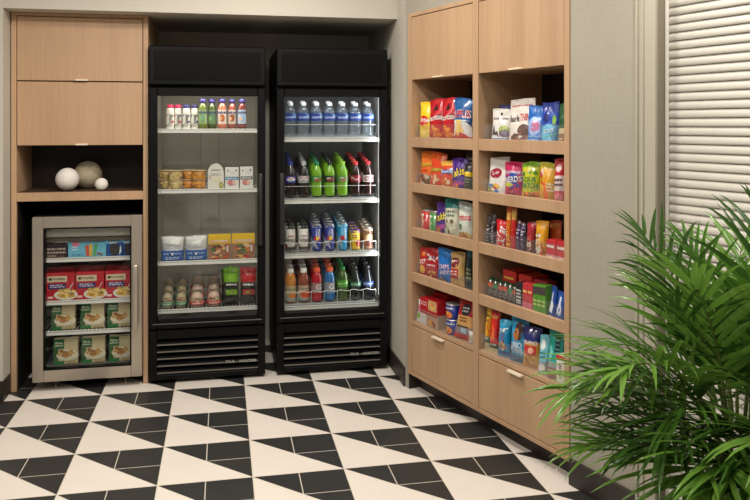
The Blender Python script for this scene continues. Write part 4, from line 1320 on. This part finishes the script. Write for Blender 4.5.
# ------------------------------------------------------------------ cooler 2 goods: sloped lanes
S2 = (1.444, 1.060, .722, .402)
SLOPE = math.radians(9)
Y0 = 4.70
for si in range(4):
    r_ = empty('gravity_rack', 'clear sloped bottle rack with a wire front on the %s shelf of the right cooler' % ('top', 'second', 'third', 'bottom')[si], 'rack', (.6685, Y0, S2[si]), 0, 'sloped racks in the right cooler')
    m_ = MB()
    dpt = .40
    vs = [(x, y, z) for x in (-.289, .289) for y, z in ((0, .0035), (0, .006), (dpt, .006 + dpt * math.tan(SLOPE)), (dpt, .0035))]
    m_.add(vs, [(0, 4, 5, 1), (1, 5, 6, 2), (2, 6, 7, 3), (3, 7, 4, 0), (0, 1, 2, 3), (4, 7, 6, 5)], pm('rack_plastic', (170, 172, 170), .4))
    m_.obj('sloped_base', r_)
    fz = (.085, .085, .072, .085)[si]
    m_ = MB()
    pts = []
    for k in range(57):
        x = -.289 + .578 * k / 56
        pts.append((x, -.006, fz + (.004 * math.sin(k * PI / 4) if si > 1 else 0)))
    m_.tube(pts, .0019 if si > 1 else .0014, WHITEWIRE)
    m_.tube([(p[0], p[1], .03) for p in pts[::8]], .0013, ACRYL)
    for k in range(8):
        x = -.289 + .578 * k / 7
        m_.tube([(x, -.006, .004), (x, -.006, fz)], .0011, WHITEWIRE if si > 1 else ACRYL)
    m_.obj('front_wire', r_)
    for k in range(8):
        x = -.289 + .578 * k / 7
        m_ = MB()
        vs = [(xx, y, z) for xx in (x - .0009, x + .0009) for y, z in ((0, .006), (0, .05), (dpt, .05 + dpt * math.tan(SLOPE)), (dpt, .006 + dpt * math.tan(SLOPE)))]
        m_.add(vs, [(0, 4, 5, 1), (1, 5, 6, 2), (2, 6, 7, 3), (3, 7, 4, 0), (0, 1, 2, 3), (4, 7, 6, 5)], ACRYL)
        m_.obj('divider', r_)

LANEX = [.6685 + (-.289 + .578 * (k + .5) / 7) for k in range(7)]
ORD = ('front', 'second', 'third', 'fourth', 'fifth')
LN = ('first', 'second', 'third', 'fourth', 'fifth', 'sixth', 'seventh')


def lane(o, k, si, R_, n, label):
    """copies of o behind it, up the sloped rack"""
    for d in range(n):
        y = R_ + .008 + d * (2 * R_ + .0055) / math.cos(SLOPE)
        loc = (LANEX[k], Y0 + y * math.cos(SLOPE), S2[si] + .0065 + R_ * math.tan(SLOPE) + y * math.sin(SLOPE))
        lb = label + ', ' + ORD[d] + ' in its lane'
        if d == 0:
            o.location = loc
            o.rotation_euler = (0, 0, 0)
            o['label'] = lb
        else:
            dup(o, loc, (0, 0, 0), lb)


water = ((.82, 0), (.98, .02), (1, .05), (.96, .09), (1, .13), (.95, .19), (1, .25), (.94, .33), (1, .42), (1, .60), (.98, .66), (.9, .74), (.62, .83), (.4, .875), (.36, .89))
for k in range(7):
    if k == 0:
        w0 = bottle('water_bottle', '', 'bottle', .0362, .205, water, PET, (240, 240, 238), .0155, .021, (.44, .64, (22, 58, 150), 1.0),
                    [('t', 'AQUAFINA', 0, .5, .36, .8, (214, 226, 240), 0, .2), ('p', [(-.4, .0), (.4, .0), (.4, .12), (0, .22), (-.4, .12)], (30, 54, 130)), ('e', .22, .8, .1, .14, (120, 170, 220))], 'water bottles')
        o = w0
    else:
        o = dup(w0, (0, 0, 0))
    lane(o, k, 0, .0362, 2, 'clear water bottle with white cap, %s lane from the left' % LN[k])

soda = ((.74, 0), (.9, .015), (1, .06), (.96, .16), (.97, .30), (1, .42), (1, .60), (.97, .67), (.84, .76), (.6, .84), (.42, .89), (.38, .905))
COLA = pm('cola', (34, 20, 16), .12, coat=.6)
DEW = pm('green_soda', (116, 168, 26), .15, coat=.5, mottle=.06, scale=10)
DP = pm('dark_red_soda', (40, 16, 14), .12, coat=.6)
SPEC = (
    ('cola bottle with blue cap and blue label', COLA, (40, 56, 150), (40, 52, 150), [('e', 0, .5, .26, .36, WH), ('p', [(-.25, .55), (.25, .62), (.2, .8), (0, .86), (-.2, .8)], (200, 40, 50)), ('p', [(-.25, .42), (.25, .34), (.15, .18), (0, .14), (-.15, .18)], (30, 50, 150)), ('t', 'PEPSI', 0, .48, .16, .4, BK)]),
    ('cola bottle with silver cap and silver label', COLA, (176, 180, 178), (176, 176, 178), [('e', 0, .5, .28, .36, (206, 206, 206)), ('p', [(-.27, .55), (.27, .62), (.2, .84), (-.2, .84)], (190, 40, 50)), ('p', [(-.25, .42), (.25, .3), (.15, .16), (-.15, .16)], (50, 50, 60)), ('t', 'DIET', 0, .48, .15, .4, BK)]),
    ('green soda bottle with dark green cap', DEW, (24, 130, 84), (60, 130, 50), [('p', [(-.4, .2), (.4, .4), (.4, .9), (-.4, .7)], (30, 96, 44)), ('t', 'Mtn', -.08, .66, .26, .4, WH, 12), ('t', 'DEW', .06, .38, .36, .5, (206, 50, 44), 12)]),
    ('green soda bottle with black cap and black label', DEW, (34, 36, 36), (38, 40, 34), [('p', [(-.36, .2), (.36, .4), (.36, .9), (-.36, .7)], (60, 80, 50)), ('t', 'Mtn', -.08, .66, .26, .4, WH, 12), ('t', 'DEW', .06, .38, .36, .5, (190, 80, 70), 12)]),
    ('green soda bottle with lime cap', DEW, (150, 206, 60), (96, 140, 70), [('p', [(-.4, .2), (.4, .4), (.4, .9), (-.4, .7)], (60, 120, 60)), ('t', 'Mtn', -.08, .66, .26, .4, WH, 12), ('t', 'DEW', .06, .38, .36, .5, (190, 90, 70), 12)]),
    ('dark soda bottle with red cap and maroon label', DP, (206, 50, 50), (120, 26, 40), [('e', 0, .5, .36, .4, (140, 34, 50)), ('t', 'Dr', -.2, .62, .3, .3, WH), ('t', 'Pepper', .02, .4, .28, .6, WH, 6)]),
    ('dark soda bottle with red cap and white label', DP, (196, 44, 54), (214, 206, 204), [('e', 0, .5, .3, .38, (90, 30, 50)), ('e', 0, .5, .22, .28, (206, 190, 190)), ('t', 'DIET', 0, .62, .18, .4, (120, 30, 40)), ('t', 'Dr Pepper', 0, .42, .22, .6, (120, 30, 40), 6)]),
)
for k, (nm, bm_, cc, lc_, ar) in enumerate(SPEC):
    o = bottle('soda_bottle', '', 'bottle', .0350, .217, soda, bm_, cc, .0155, .022, (.40, .60, lc_, 1.0), ar, 'soda bottles')
    lane(o, k, 1, .0350, 5, nm)

# third shelf: cans and small bottles
CAN = (
    ('white shake bottle with black cap, leftmost lane', 'shake_bottle', .029, .150, (210, 204, 196), [('r', -.4, .5, .4, .74, (226, 222, 216)), ('scrib', -.2, .2, .64, .05, 1, (190, 40, 40), 4), ('scrib', -.26, .26, .5, .03, 3, (70, 66, 66), 2), ('r', -.5, .0, .5, .16, (70, 60, 60)), ('e', -.32, .2, .1, .06, (190, 40, 40))], (30, 28, 28), None, 3),
    ('white shake bottle with black cap, second lane', 'shake_bottle', .029, .150, (214, 208, 200), [('r', -.4, .5, .4, .74, (228, 224, 220)), ('scrib', -.2, .2, .64, .05, 1, (150, 40, 40), 4), ('scrib', -.26, .26, .5, .03, 3, (70, 66, 66), 3), ('r', -.5, .0, .5, .16, (80, 70, 70))], (30, 28, 28), None, 3),
    ('blue and silver energy drink can, third lane', 'energy_drink_can', .0285, .166, (40, 56, 140), [('p', [(-.5, 0), (.05, 0), (-.15, .42), (-.5, .42)], (176, 180, 190)), ('p', [(-.5, .9), (.5, .9), (.5, 1), (-.5, 1)], (176, 180, 190)), ('e', -.02, .47, .24, .09, (206, 40, 50)), ('e', 0, .47, .1, .1, (240, 200, 60)), ('t', 'Red Bull', .1, .66, .09, .5, WH, 90)], None, (186, 186, 186), 5),
    ('blue and silver energy drink can, fourth lane', 'energy_drink_can', .0285, .166, (42, 54, 138), [('p', [(-.5, 0), (.05, 0), (-.15, .42), (-.5, .42)], (180, 184, 192)), ('p', [(-.5, .9), (.5, .9), (.5, 1), (-.5, 1)], (180, 184, 192)), ('e', -.02, .47, .24, .09, (206, 40, 50)), ('e', 0, .47, .1, .1, (240, 200, 60)), ('t', 'Red Bull', .1, .66, .09, .5, WH, 90)], None, (186, 186, 186), 5),
    ('light blue energy drink can, fifth lane', 'energy_drink_can', .0285, .172, (40, 140, 186), [('p', [(-.5, 0), (-.05, 0), (-.2, .5), (-.5, .5)], (150, 176, 190)), ('e', -.04, .45, .2, .09, (190, 50, 56)), ('p', [(-.5, .88), (.5, .88), (.5, 1), (-.5, 1)], (150, 200, 214)), ('t', 'Red Bull', .12, .64, .09, .45, (226, 236, 240), 90)], None, (180, 186, 186), 5),
    ('short yellow energy drink can, sixth lane', 'energy_drink_can', .028, .128, (226, 186, 40), [('p', [(.05, .0), (.4, .05), (.4, .6), (.1, .5)], (150, 60, 50)), ('e', .1, .3, .16, .16, (190, 70, 60)), ('p', [(-.5, .85), (.5, .85), (.5, 1), (-.5, 1)], (90, 60, 140)), ('scrib', -.3, .1, .7, .05, 2, (110, 60, 60), 2)], None, (110, 80, 150), 4),
    ('short tan coffee drink can, seventh lane', 'coffee_can', .0285, .140, (150, 110, 76), [('e', 0, .5, .24, .26, (206, 180, 140)), ('e', 0, .25, .24, .16, (110, 60, 50)), ('p', [(-.5, .85), (.5, .85), (.5, 1), (-.5, 1)], (206, 196, 186)), ('scrib', -.3, .3, .8, .05, 2, (70, 40, 30), 2)], None, (196, 190, 180), 4),
)
for k, (nm, on, R_, H_, bc, ar, cp, ld, n) in enumerate(CAN):
    o = can(on, '', 'can' if cp is None else 'bottle', R_, H_, bc, ar, ld or (180, 180, 180), cp, 'cans and shakes on the third shelf')
    lane(o, k, 2, R_, n, nm + ' of the third shelf')

# bottom shelf
sport = ((.8, 0), (.97, .02), (1, .06), (1, .28), (.93, .36), (.93, .46), (1, .55), (1, .62), (.92, .72), (.66, .82), (.56, .86), (.54, .88))
slim = ((.8, 0), (1, .03), (1, .46), (.9, .58), (.6, .72), (.44, .84), (.42, .9))
BOT = (
    ('orange juice bottle with white cap, first lane', 'juice_bottle', sport, pm('oj', (206, 130, 44), .2, coat=.4), (236, 234, 228), .021, .028, (.06, .50, (196, 176, 130)), [('t', 'Tropicana', 0, .76, .2, .8, (60, 110, 60)), ('e', .1, .34, .2, .2, (226, 130, 40)), ('r', -.5, .0, .5, .16, (130, 170, 170))]),
    ('red brown juice bottle with white cap, second lane', 'juice_bottle', sport, pm('rj', (136, 70, 48), .2, coat=.4), (236, 234, 228), .021, .028, (.06, .50, (190, 160, 140)), [('t', 'Tropicana', 0, .78, .2, .8, (60, 110, 60)), ('e', .1, .36, .3, .24, (206, 80, 40)), ('r', -.5, .0, .5, .16, (130, 150, 150))]),
    ('red sports drink bottle, orange cap, third lane', 'sports_drink_bottle', sport, pm('rs', (172, 24, 40), .15, coat=.5), (226, 84, 36), .021, .028, (.22, .56, (150, 120, 120)), [('t', 'G', .06, .62, .5, .3, WH), ('p', [(-.1, .8), (.02, .95), (-.02, .75)], (226, 110, 40)), ('r', -.5, 0, .5, .12, (190, 60, 60))]),
    ('blue sports drink bottle, orange cap, fourth lane', 'sports_drink_bottle', sport, pm('bs', (24, 100, 160), .15, coat=.5), (230, 100, 50), .021, .028, (.22, .56, (130, 140, 150)), [('t', 'G', .06, .62, .5, .3, WH), ('p', [(-.1, .8), (.02, .95), (-.02, .75)], (226, 110, 40)), ('r', -.5, 0, .5, .12, (60, 130, 180))]),
    ('green soda bottle with green cap, fifth lane', 'soda_bottle', soda, pm('gs', (60, 84, 30), .12, coat=.6), (30, 130, 60), .0155, .022, (.40, .60, (70, 150, 44)), [('p', [(-.5, .3), (.5, .6), (.5, .9), (-.5, .6)], (220, 200, 50)), ('p', [(-.3, .4), (.3, .5), (.3, .64), (-.3, .54)], (240, 240, 220))]),
    ('dark glassy bottle with green label, sixth lane', 'sparkling_drink_bottle', slim, pm('ds', (34, 38, 34), .1, coat=.6), (60, 60, 56), .0125, .016, (.40, .54, (50, 110, 80)), [('scrib', -.3, .3, .4, .2, 1, (190, 200, 190), 2)]),
    ('dark glassy bottle with blue label, seventh lane', 'sparkling_drink_bottle', slim, pm('db', (34, 36, 42), .1, coat=.6), (70, 66, 66), .0125, .016, (.40, .54, (50, 80, 140)), [('scrib', -.3, .3, .4, .2, 1, (190, 200, 220), 2)]),
)
for k, (nm, on, pf, bm_, cc, cr, chh, lb_, ar) in enumerate(BOT):
    R_ = .0355
    o = bottle(on, '', 'bottle', R_, .208, pf, bm_, cc, cr, chh, (lb_[0], lb_[1], lb_[2], 1.005), ar, 'bottles on the bottom shelf')
    lane(o, k, 3, R_, 5 if k < 5 else 4, nm + ' of bottom shelf')

# =================================================================== FREEZER
fz = empty('display_freezer', 'small stainless steel glass door freezer with frozen meals, under the niche', 'freezer', (-.7595, 4.6, 0))
FX = .3005


def fb(name, x0, x1, y0, y1, z0, z1, mat, bev=.002, parent=fz, seg=1):
    m_ = MB()
    m_.box(x0, x1, y0, y1, z0, z1, mat, bev, seg)
    return m_.obj(name, parent)


m_ = MB()
m_.box(-FX, -FX + .03, .05, .56, .06, 1.0, BLACK)
m_.box(FX - .03, FX, .05, .56, .06, 1.0, BLACK)
m_.box(-FX + .03, FX - .03, .53, .56, .06, 1.0, BLACK)
m_.box(-FX + .03, FX - .03, .05, .53, .955, 1.0, BLACK)
m_.box(-FX + .03, FX - .03, .05, .53, .06, .118, BLACK)
m_.obj('cabinet_shell', fz)
m_ = MB()
m_.box(-FX + .03, -FX + .036, .05, .524, .118, .955, GREYLINE)
m_.box(FX - .036, FX - .03, .05, .524, .118, .955, GREYLINE)
m_.box(-FX + .036, FX - .036, .524, .53, .118, .955, GREYLINE)
m_.box(-FX + .036, FX - .036, .05, .524, .118, .124, GREYLINE)
m_.obj('interior_liner', fz)
fb('light_cover', -FX + .036, FX - .036, .052, .12, .876, .955, LAMPBAR, .006)
fb('lamp_rail', -FX + .036, FX - .036, .06, .10, .846, .872, pm('lamp_rail', (120, 112, 100), .3, metal=.6), .004)
m_ = MB()
wl, wr, wb, wt = -.2395, .2395, .125, .936
m_.box(-FX, wl, 0, .046, .058, 1.0, STEEL, .003)
m_.box(wr, FX, 0, .046, .058, 1.0, STEEL, .003)
m_.box(wl, wr, 0, .046, wt, 1.0, STEEL, .003)
m_.box(wl, wr, 0, .046, .058, wb, STEEL, .003)
fd = m_.obj('door_frame', fz)
m_ = MB()
g = .006
m_.box(wl, wl + g, -.001, .046, wb, wt, BLACK_TRIM); m_.box(wr - g, wr, -.001, .046, wb, wt, BLACK_TRIM)
m_.box(wl + g, wr - g, -.001, .046, wt - g, wt, BLACK_TRIM); m_.box(wl + g, wr - g, -.001, .046, wb, wb + g, BLACK_TRIM)
m_.obj('gasket', fd)
m_ = MB(); m_.box(wl + g, wr - g, .015, .02, wb + g, wt - g, PANE); m_.obj('glass_pane', fd)
m_ = MB()
m_.box(.252, .281, -.045, -.028, .345, .715, STEEL, .005, 2)
m_.box(.258, .276, -.03, .0005, .36, .385, STEEL, .003)
m_.box(.258, .276, -.03, .0005, .68, .705, STEEL, .003)
m_.obj('handle', fd)
for sx in (-.19, .20):
    for y in (.09, .50):
        m_ = MB(); m_.lathe([(.012, 0), (.012, .004), (.008, .006), (.008, .060)], STEEL, 12, sx, y); m_.obj('foot', fz)
SF = (.752, .504, .328)
for z_ in SF:
    wire_shelf(-FX + .04, FX - .04, .062, .50, z_, fz)

YF = 4.675


def fcart(x0, x1, zt, z0, D, base, arts, label, name, Y=YF, top=None, yaw=0.0, group='frozen boxes'):
    X, w = cx(x0, x1, Y)
    o = carton(name, label, 'box', w * .98, zt, D, base, arts, top, group=group)
    o.location = (X, Y + D / 2, z0 + .0008)
    o.rotation_euler = (0, 0, yaw)
    return o


fcart(45.8, 67, .090, SF[0], .12, (44, 30, 30), [('scrib', -.44, .44, .52, .12, 2, (190, 170, 160), 2), ('r', -.44, .06, .0, .2, (150, 120, 110)), ('r', .1, .06, .4, .14, (120, 70, 60))], 'dark brown ice cream bar box on the top freezer shelf', 'ice_cream_box')
fcart(67.6, 106.5, .0925, SF[0], .12, (110, 186, 214), [('e', -.3, .84, .1, .15, (226, 120, 150)), ('scrib', -.4, -.2, .6, .08, 2, (200, 226, 236), 2), ('p', [(-.02, .06), (.06, .06), (.04, .8), (-.06, .7)], (206, 90, 70)), ('p', [(.06, .06), (.14, .1), (.14, .86), (.06, .8)], (220, 180, 60)), ('p', [(.16, .06), (.22, .06), (.28, .8), (.2, .8)], (90, 170, 90)), ('food', .34, .2, .1, .14, [(200, 110, 90), (120, 70, 60)], 5, 2), ('scrib', -.4, -.1, .14, .06, 1, (70, 130, 170), 3)], 'light blue ice cream box with coloured pops on the top freezer shelf', 'ice_cream_box')
oc = [('e', .0, .43, .36, .41, (40, 36, 38)), ('e', -.02, .43, .3, .33, (54, 50, 52)), ('p', [(-.5, .8), (.5, .9), (.5, 1), (-.5, 1)], (120, 190, 220)), ('t', 'OREO', -.1, .86, .13, .5, WH), ('p', [(.3, .1), (.46, .3), (.42, .7), (.36, .6)], (226, 226, 226))]
fcart(107, 122.3, .0925, SF[0], .12, (30, 84, 160), oc, 'blue ice cream box with a dark cookie, left of two', 'ice_cream_box')
fcart(122.8, 132.6, .0925, SF[0], .12, (30, 84, 160), oc, 'blue ice cream box with a dark cookie, right of two by the door edge', 'ice_cream_box')
st = [('r', -.46, .68, .24, .9, (214, 196, 160)), ('t', 'STOUFFERS', -.08, .79, .07, .5, (60, 40, 40)), ('e', -.36, .79, .05, .05, (60, 50, 50)), ('r', -.42, .42, .2, .62, (60, 40, 100)), ('scrib', -.36, .14, .55, .035, 2, (214, 206, 226), 2), ('e', .2, .2, .42, .19, (226, 218, 206)), ('food', .22, .27, .36, .2, [(214, 170, 80), (190, 140, 60), (150, 120, 60), (230, 200, 120)], 18, 3), ('r', -.44, .08, -.26, .16, (240, 200, 190)), ('p', [(.3, .34), (.46, .62), (.44, .64), (.27, .36)], (200, 200, 200))]
for k, (x0, x1) in enumerate(((45.8, 74.8), (75.3, 104.3), (104.8, 133.2))):
    fcart(x0, x1, .158, SF[1], .085, (186, 20, 40), st, 'red frozen pasta box, %s of the front row on the second freezer shelf' % ('left', 'middle', 'right')[k], 'frozen_meal_box')
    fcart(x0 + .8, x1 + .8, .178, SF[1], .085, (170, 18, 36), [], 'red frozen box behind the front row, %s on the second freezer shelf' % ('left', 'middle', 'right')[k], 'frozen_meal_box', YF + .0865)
mc = [('r', -.5, .62, -.06, 1, (30, 100, 56)), ('r', -.5, .0, -.06, .13, (40, 120, 60)), ('t', 'Marie', -.28, .86, .1, .3, (226, 230, 200)), ('t', "Callender's", -.28, .76, .08, .38, (226, 230, 200)), ('r', -.5, .13, -.3, .62, (60, 96, 54)), ('e', .08, .36, .46, .22, (226, 216, 190)), ('food', -.1, .42, .3, .2, [(176, 120, 60), (206, 160, 96), (150, 100, 50)], 9, 4), ('food', .22, .46, .2, .14, [(206, 170, 90), (190, 130, 70)], 6, 5), ('r', .06, .04, .46, .12, (190, 170, 120))]
for row, z0 in ((0, SF[2]), (1, .125)):
    for k, (x0, x1) in enumerate((((51.3, 75.2), (80.3, 104.4), (107.3, 132)), ((53.3, 78, ), (81.3, 105.2), (108.6, 132.5)))[row]):
        fcart(x0, x1, .147, z0, .05, (206, 190, 150), mc, 'green and tan frozen dinner box, %s on the %s shelf of the freezer' % (('left', 'middle', 'right')[k], ('third', 'bottom')[row]), 'frozen_meal_box', YF + .02)

# =================================================================== PALM
random.seed(11)
PX, PY = 1.45, 1.90
pl = empty('potted_palm', 'large green feathery palm in front of the blind at the right', 'plant', (PX, PY, 0))


def leaf_mat(name, c, c2):
    m = bpy.data.materials.new(name)
    m.use_nodes = True
    nt = m.node_tree
    b = nt.nodes['Principled BSDF']
    b.inputs['Roughness'].default_value = .24
    tc = nt.nodes.new('ShaderNodeTexCoord')
    nz = nt.nodes.new('ShaderNodeTexNoise')
    nz.inputs['Scale'].default_value = 7
    nz.inputs['Detail'].default_value = 3
    nt.links.new(tc.outputs['Object'], nz.inputs['Vector'])
    mx = nt.nodes.new('ShaderNodeMix'); mx.data_type = 'RGBA'
    mx.inputs['A'].default_value = lin(c)
    mx.inputs['B'].default_value = lin(c2)
    nt.links.new(nz.outputs['Fac'], mx.inputs['Factor'])
    nt.links.new(mx.outputs['Result'], b.inputs['Base Color'])
    tl = nt.nodes.new('ShaderNodeBsdfTranslucent')
    nt.links.new(mx.outputs['Result'], tl.inputs[0])
    ms = nt.nodes.new('ShaderNodeMixShader')
    ms.inputs[0].default_value = .3
    nt.links.new(b.outputs[0], ms.inputs[1])
    nt.links.new(tl.outputs[0], ms.inputs[2])
    nt.links.new(ms.outputs[0], nt.nodes['Material Output'].inputs[0])
    return m


LEAF = [leaf_mat('palm_leaf_a', (58, 102, 32), (98, 146, 52)), leaf_mat('palm_leaf_b', (40, 72, 28), (78, 116, 44)), leaf_mat('palm_leaf_c', (84, 130, 42), (130, 170, 74))]
STEM = pm('palm_stem', (104, 120, 56), .5, mottle=.2, scale=20)


def wallfix(p):
    """keep foliage on the room side of the right wall"""
    q = (p.x + PX - P0[0]) * NV[0] + (p.y + PY - P0[1]) * NV[1]
    if q < .05:
        k = .05 - q
        p = p + Vector((NV[0], NV[1], 0)) * k * .98
    return p


def frond(az, el, L, droop, z0, r0, mat, leaf=.26, n=26, wid=.0085, twist=0.0, bare=.3):
    m_ = MB()
    N = 22
    pts, p = [], Vector((r0 * math.cos(az), r0 * math.sin(az), z0))
    dirs = []
    for i in range(N + 1):
        t = i / N
        e = el - droop * t ** 1.5
        d = Vector((math.cos(e) * math.cos(az + twist * t), math.cos(e) * math.sin(az + twist * t), math.sin(e)))
        pts.append(wallfix(p.copy()))
        dirs.append(d)
        p = p + d * (L / N)
    m_.tube(pts, .0055, STEM, 6, [1 - .82 * (i / N) for i in range(N + 1)])
    for k in range(n):
        t = bare + (1 - bare) * (k + .5) / n
        f = t * N
        i = min(N - 1, int(f))
        b = pts[i].lerp(pts[i + 1], f - i)
        d = dirs[i]
        side = d.cross(Vector((0, 0, 1)))
        side = side.normalized() if side.length > .05 else Vector((-math.sin(az), math.cos(az), 0))
        up = side.cross(d).normalized()
        rel = (t - bare) / (1 - bare)
        ll = leaf * (.55 + .6 * math.sin(PI * min(1, rel * .9 + .08))) * random.uniform(.88, 1.1) * (1 - .25 * rel)
        for sd in (-1, 1):
            fw = .5 + .6 * rel + random.uniform(-.24, .24)
            q = (side * sd * math.cos(fw) + d * math.sin(fw) + up * random.uniform(.0, .42)).normalized()
            M = 6
            w0 = wid * random.uniform(.85, 1.2)
            lp = b.copy()
            vs, fs = [], []
            dr = random.uniform(.6, 1.3)
            nrm = q.cross(d).normalized() if q.cross(d).length > .01 else up
            for j in range(M + 1):
                s_ = j / M
                qq = (q + Vector((0, 0, -1)) * dr * s_ * s_ * .75).normalized()
                cr = qq.cross(up)
                cr = cr.normalized() if cr.length > .02 else side
                nn = cr.cross(qq)
                ww = w0 * (min(1, .35 + s_ * 3.2)) * (1 - s_ ** 3.2)
                pp = wallfix(lp)
                vs += [tuple(pp - cr * ww + nn * ww * .35), tuple(pp), tuple(pp + cr * ww + nn * ww * .35)]
                lp = lp + qq * (ll / M)
            for j in range(M):
                a = j * 3
                fs += [(a, a + 1, a + 4, a + 3), (a + 1, a + 2, a + 5, a + 4)]
            m_.add(vs, fs, mat, True)
    return m_.obj('frond', pl)


R_ = math.radians
# azimuth 0 = +X; the camera stands towards -Y / -X
rnd = random.Random(5)
FR = []
for k in range(14):                                   # upright
    az = k * 360 / 14 + 12
    FR.append((az, rnd.uniform(74, 87), rnd.uniform(.50, .60) * (.86 if 120 < az < 250 else 1.05), rnd.uniform(26, 58), rnd.uniform(.62, .72)))
for k in range(17):                                   # arching
    az = 128 + k * 10
    FR.append((az, rnd.uniform(34, 58), rnd.uniform(.44, .54) * (.62 if 196 < az < 300 else .80), rnd.uniform(72, 104), rnd.uniform(.58, .72)))
for k in range(9):                                    # low, spreading
    az = 136 + k * 17
    FR.append((az, rnd.uniform(10, 34), rnd.uniform(.36, .46) * (.58 if 192 < az < 300 else .78), rnd.uniform(38, 66), rnd.uniform(.52, .64)))
for k in range(8):                                    # wall side
    FR.append((310 + k * 20, rnd.uniform(56, 76), rnd.uniform(.42, .52), rnd.uniform(50, 80), rnd.uniform(.58, .68)))
for k, (az, el, L, dr, z0) in enumerate(FR):
    frond(R_(az + random.uniform(-6, 6)), R_(el), L, R_(dr), z0, .04 + .03 * (k % 3), LEAF[k % 3], leaf=.235 + .03 * (k % 3), n=14, wid=.0058 + .0012 * (k % 3), twist=random.uniform(-.3, .3), bare=.22)
# canes, pot, soil
m_ = MB()
for k in range(9):
    a = k * 2.4
    q = .03 + .02 * (k % 3)
    m_.tube([(q * math.cos(a), q * math.sin(a), .30), (q * 1.3 * math.cos(a), q * 1.3 * math.sin(a), .60 + .03 * (k % 4))], .0085, STEM, 8)
m_.obj('canes', pl)
m_ = MB()
m_.lathe([(.13, 0), (.15, .02), (.185, .34), (.19, .36), (.175, .36), (.17, .30)], pm('pot_glaze', (62, 58, 54), .5, mottle=.1, scale=30), 32, cap=False)
m_.lathe([(.0, .004), (.13, .004)], pm('pot_glaze', (62, 58, 54)), 32, cap=False)
m_.obj('planter', pl)
m_ = MB(); m_.lathe([(.172, .29), (.16, .302), (.05, .31)], pm('soil', (50, 38, 28), .9, mottle=.3, scale=80, bump=.5), 28); m_.obj('soil', pl)

# =================================================================== LIGHT
def area(name, loc, size, power, col=(255, 249, 242), rot=(0, 0, 0), sy=None, spread=None):
    l = bpy.data.lights.new(name, 'AREA')
    l.shape = 'RECTANGLE' if sy else 'DISK'
    l.size = size
    if sy:
        l.size_y = sy
    l.energy = power
    l.color = lin(col)[:3]
    if spread:
        l.spread = R_(spread)
    o = bpy.data.objects.new(name, l)
    COL.objects.link(o)
    o.location = loc
    o.rotation_euler = rot
    return o


for i, (x, y, p) in enumerate(((-.75, 2.9, 28), (.25, 3.45, 27), (-.5, 1.5, 14), (.7, 1.6, 13), (.1, .2, 10), (-1.9, .8, 9))):
    area('ceiling_lamp', (x, y, CEIL - .01), .3, p)
area('window_wall_lamp', (*W(2.1, -.30)[:2], CEIL - .01), .14, 15)
# lamps inside the coolers, behind the door header
area('cooler_lamp', (-.08, 4.675, 1.722), .5, 1.3, (255, 248, 236), (R_(25), 0, 0), .03)
area('cooler_lamp', (.67, 4.675, 1.722), .5, .6, (244, 248, 255), (R_(25), 0, 0), .03)
area('cooler_lamp', (.958, 4.668, 1.08), .015, 2.2, (244, 248, 255), (R_(90), 0, R_(70)), 1.2)
area('freezer_lamp', (-.76, 4.69, .845), .4, .55, (255, 248, 236), (R_(15), 0, 0), .03)

w = bpy.data.worlds.new('room_light')
SC.world = w
w.use_nodes = True
bg = w.node_tree.nodes['Background']
bg.inputs[0].default_value = lin((255, 248, 240))
bg.inputs[1].default_value = .18

# =================================================================== CAMERA
cd = bpy.data.cameras.new('camera')
cam = bpy.data.objects.new('camera', cd)
COL.objects.link(cam)
cam.location = (0, 0, EYE)
cam.rotation_euler = (PI / 2, 0, -YAW)
cd.sensor_width = 36
cd.lens = 36 * FOC / 750
cd.shift_y = -(250 - HOR) / 750
cd.clip_start = .05
SC.camera = cam

vs = SC.view_settings
vs.view_transform = 'Standard'
vs.look = 'None'
vs.gamma = 1
vs.use_curve_mapping = False
vs.exposure = 0.12
SC.cycles.transparent_max_bounces = 24
SC.cycles.max_bounces = 8
SC.cycles.use_denoising = True
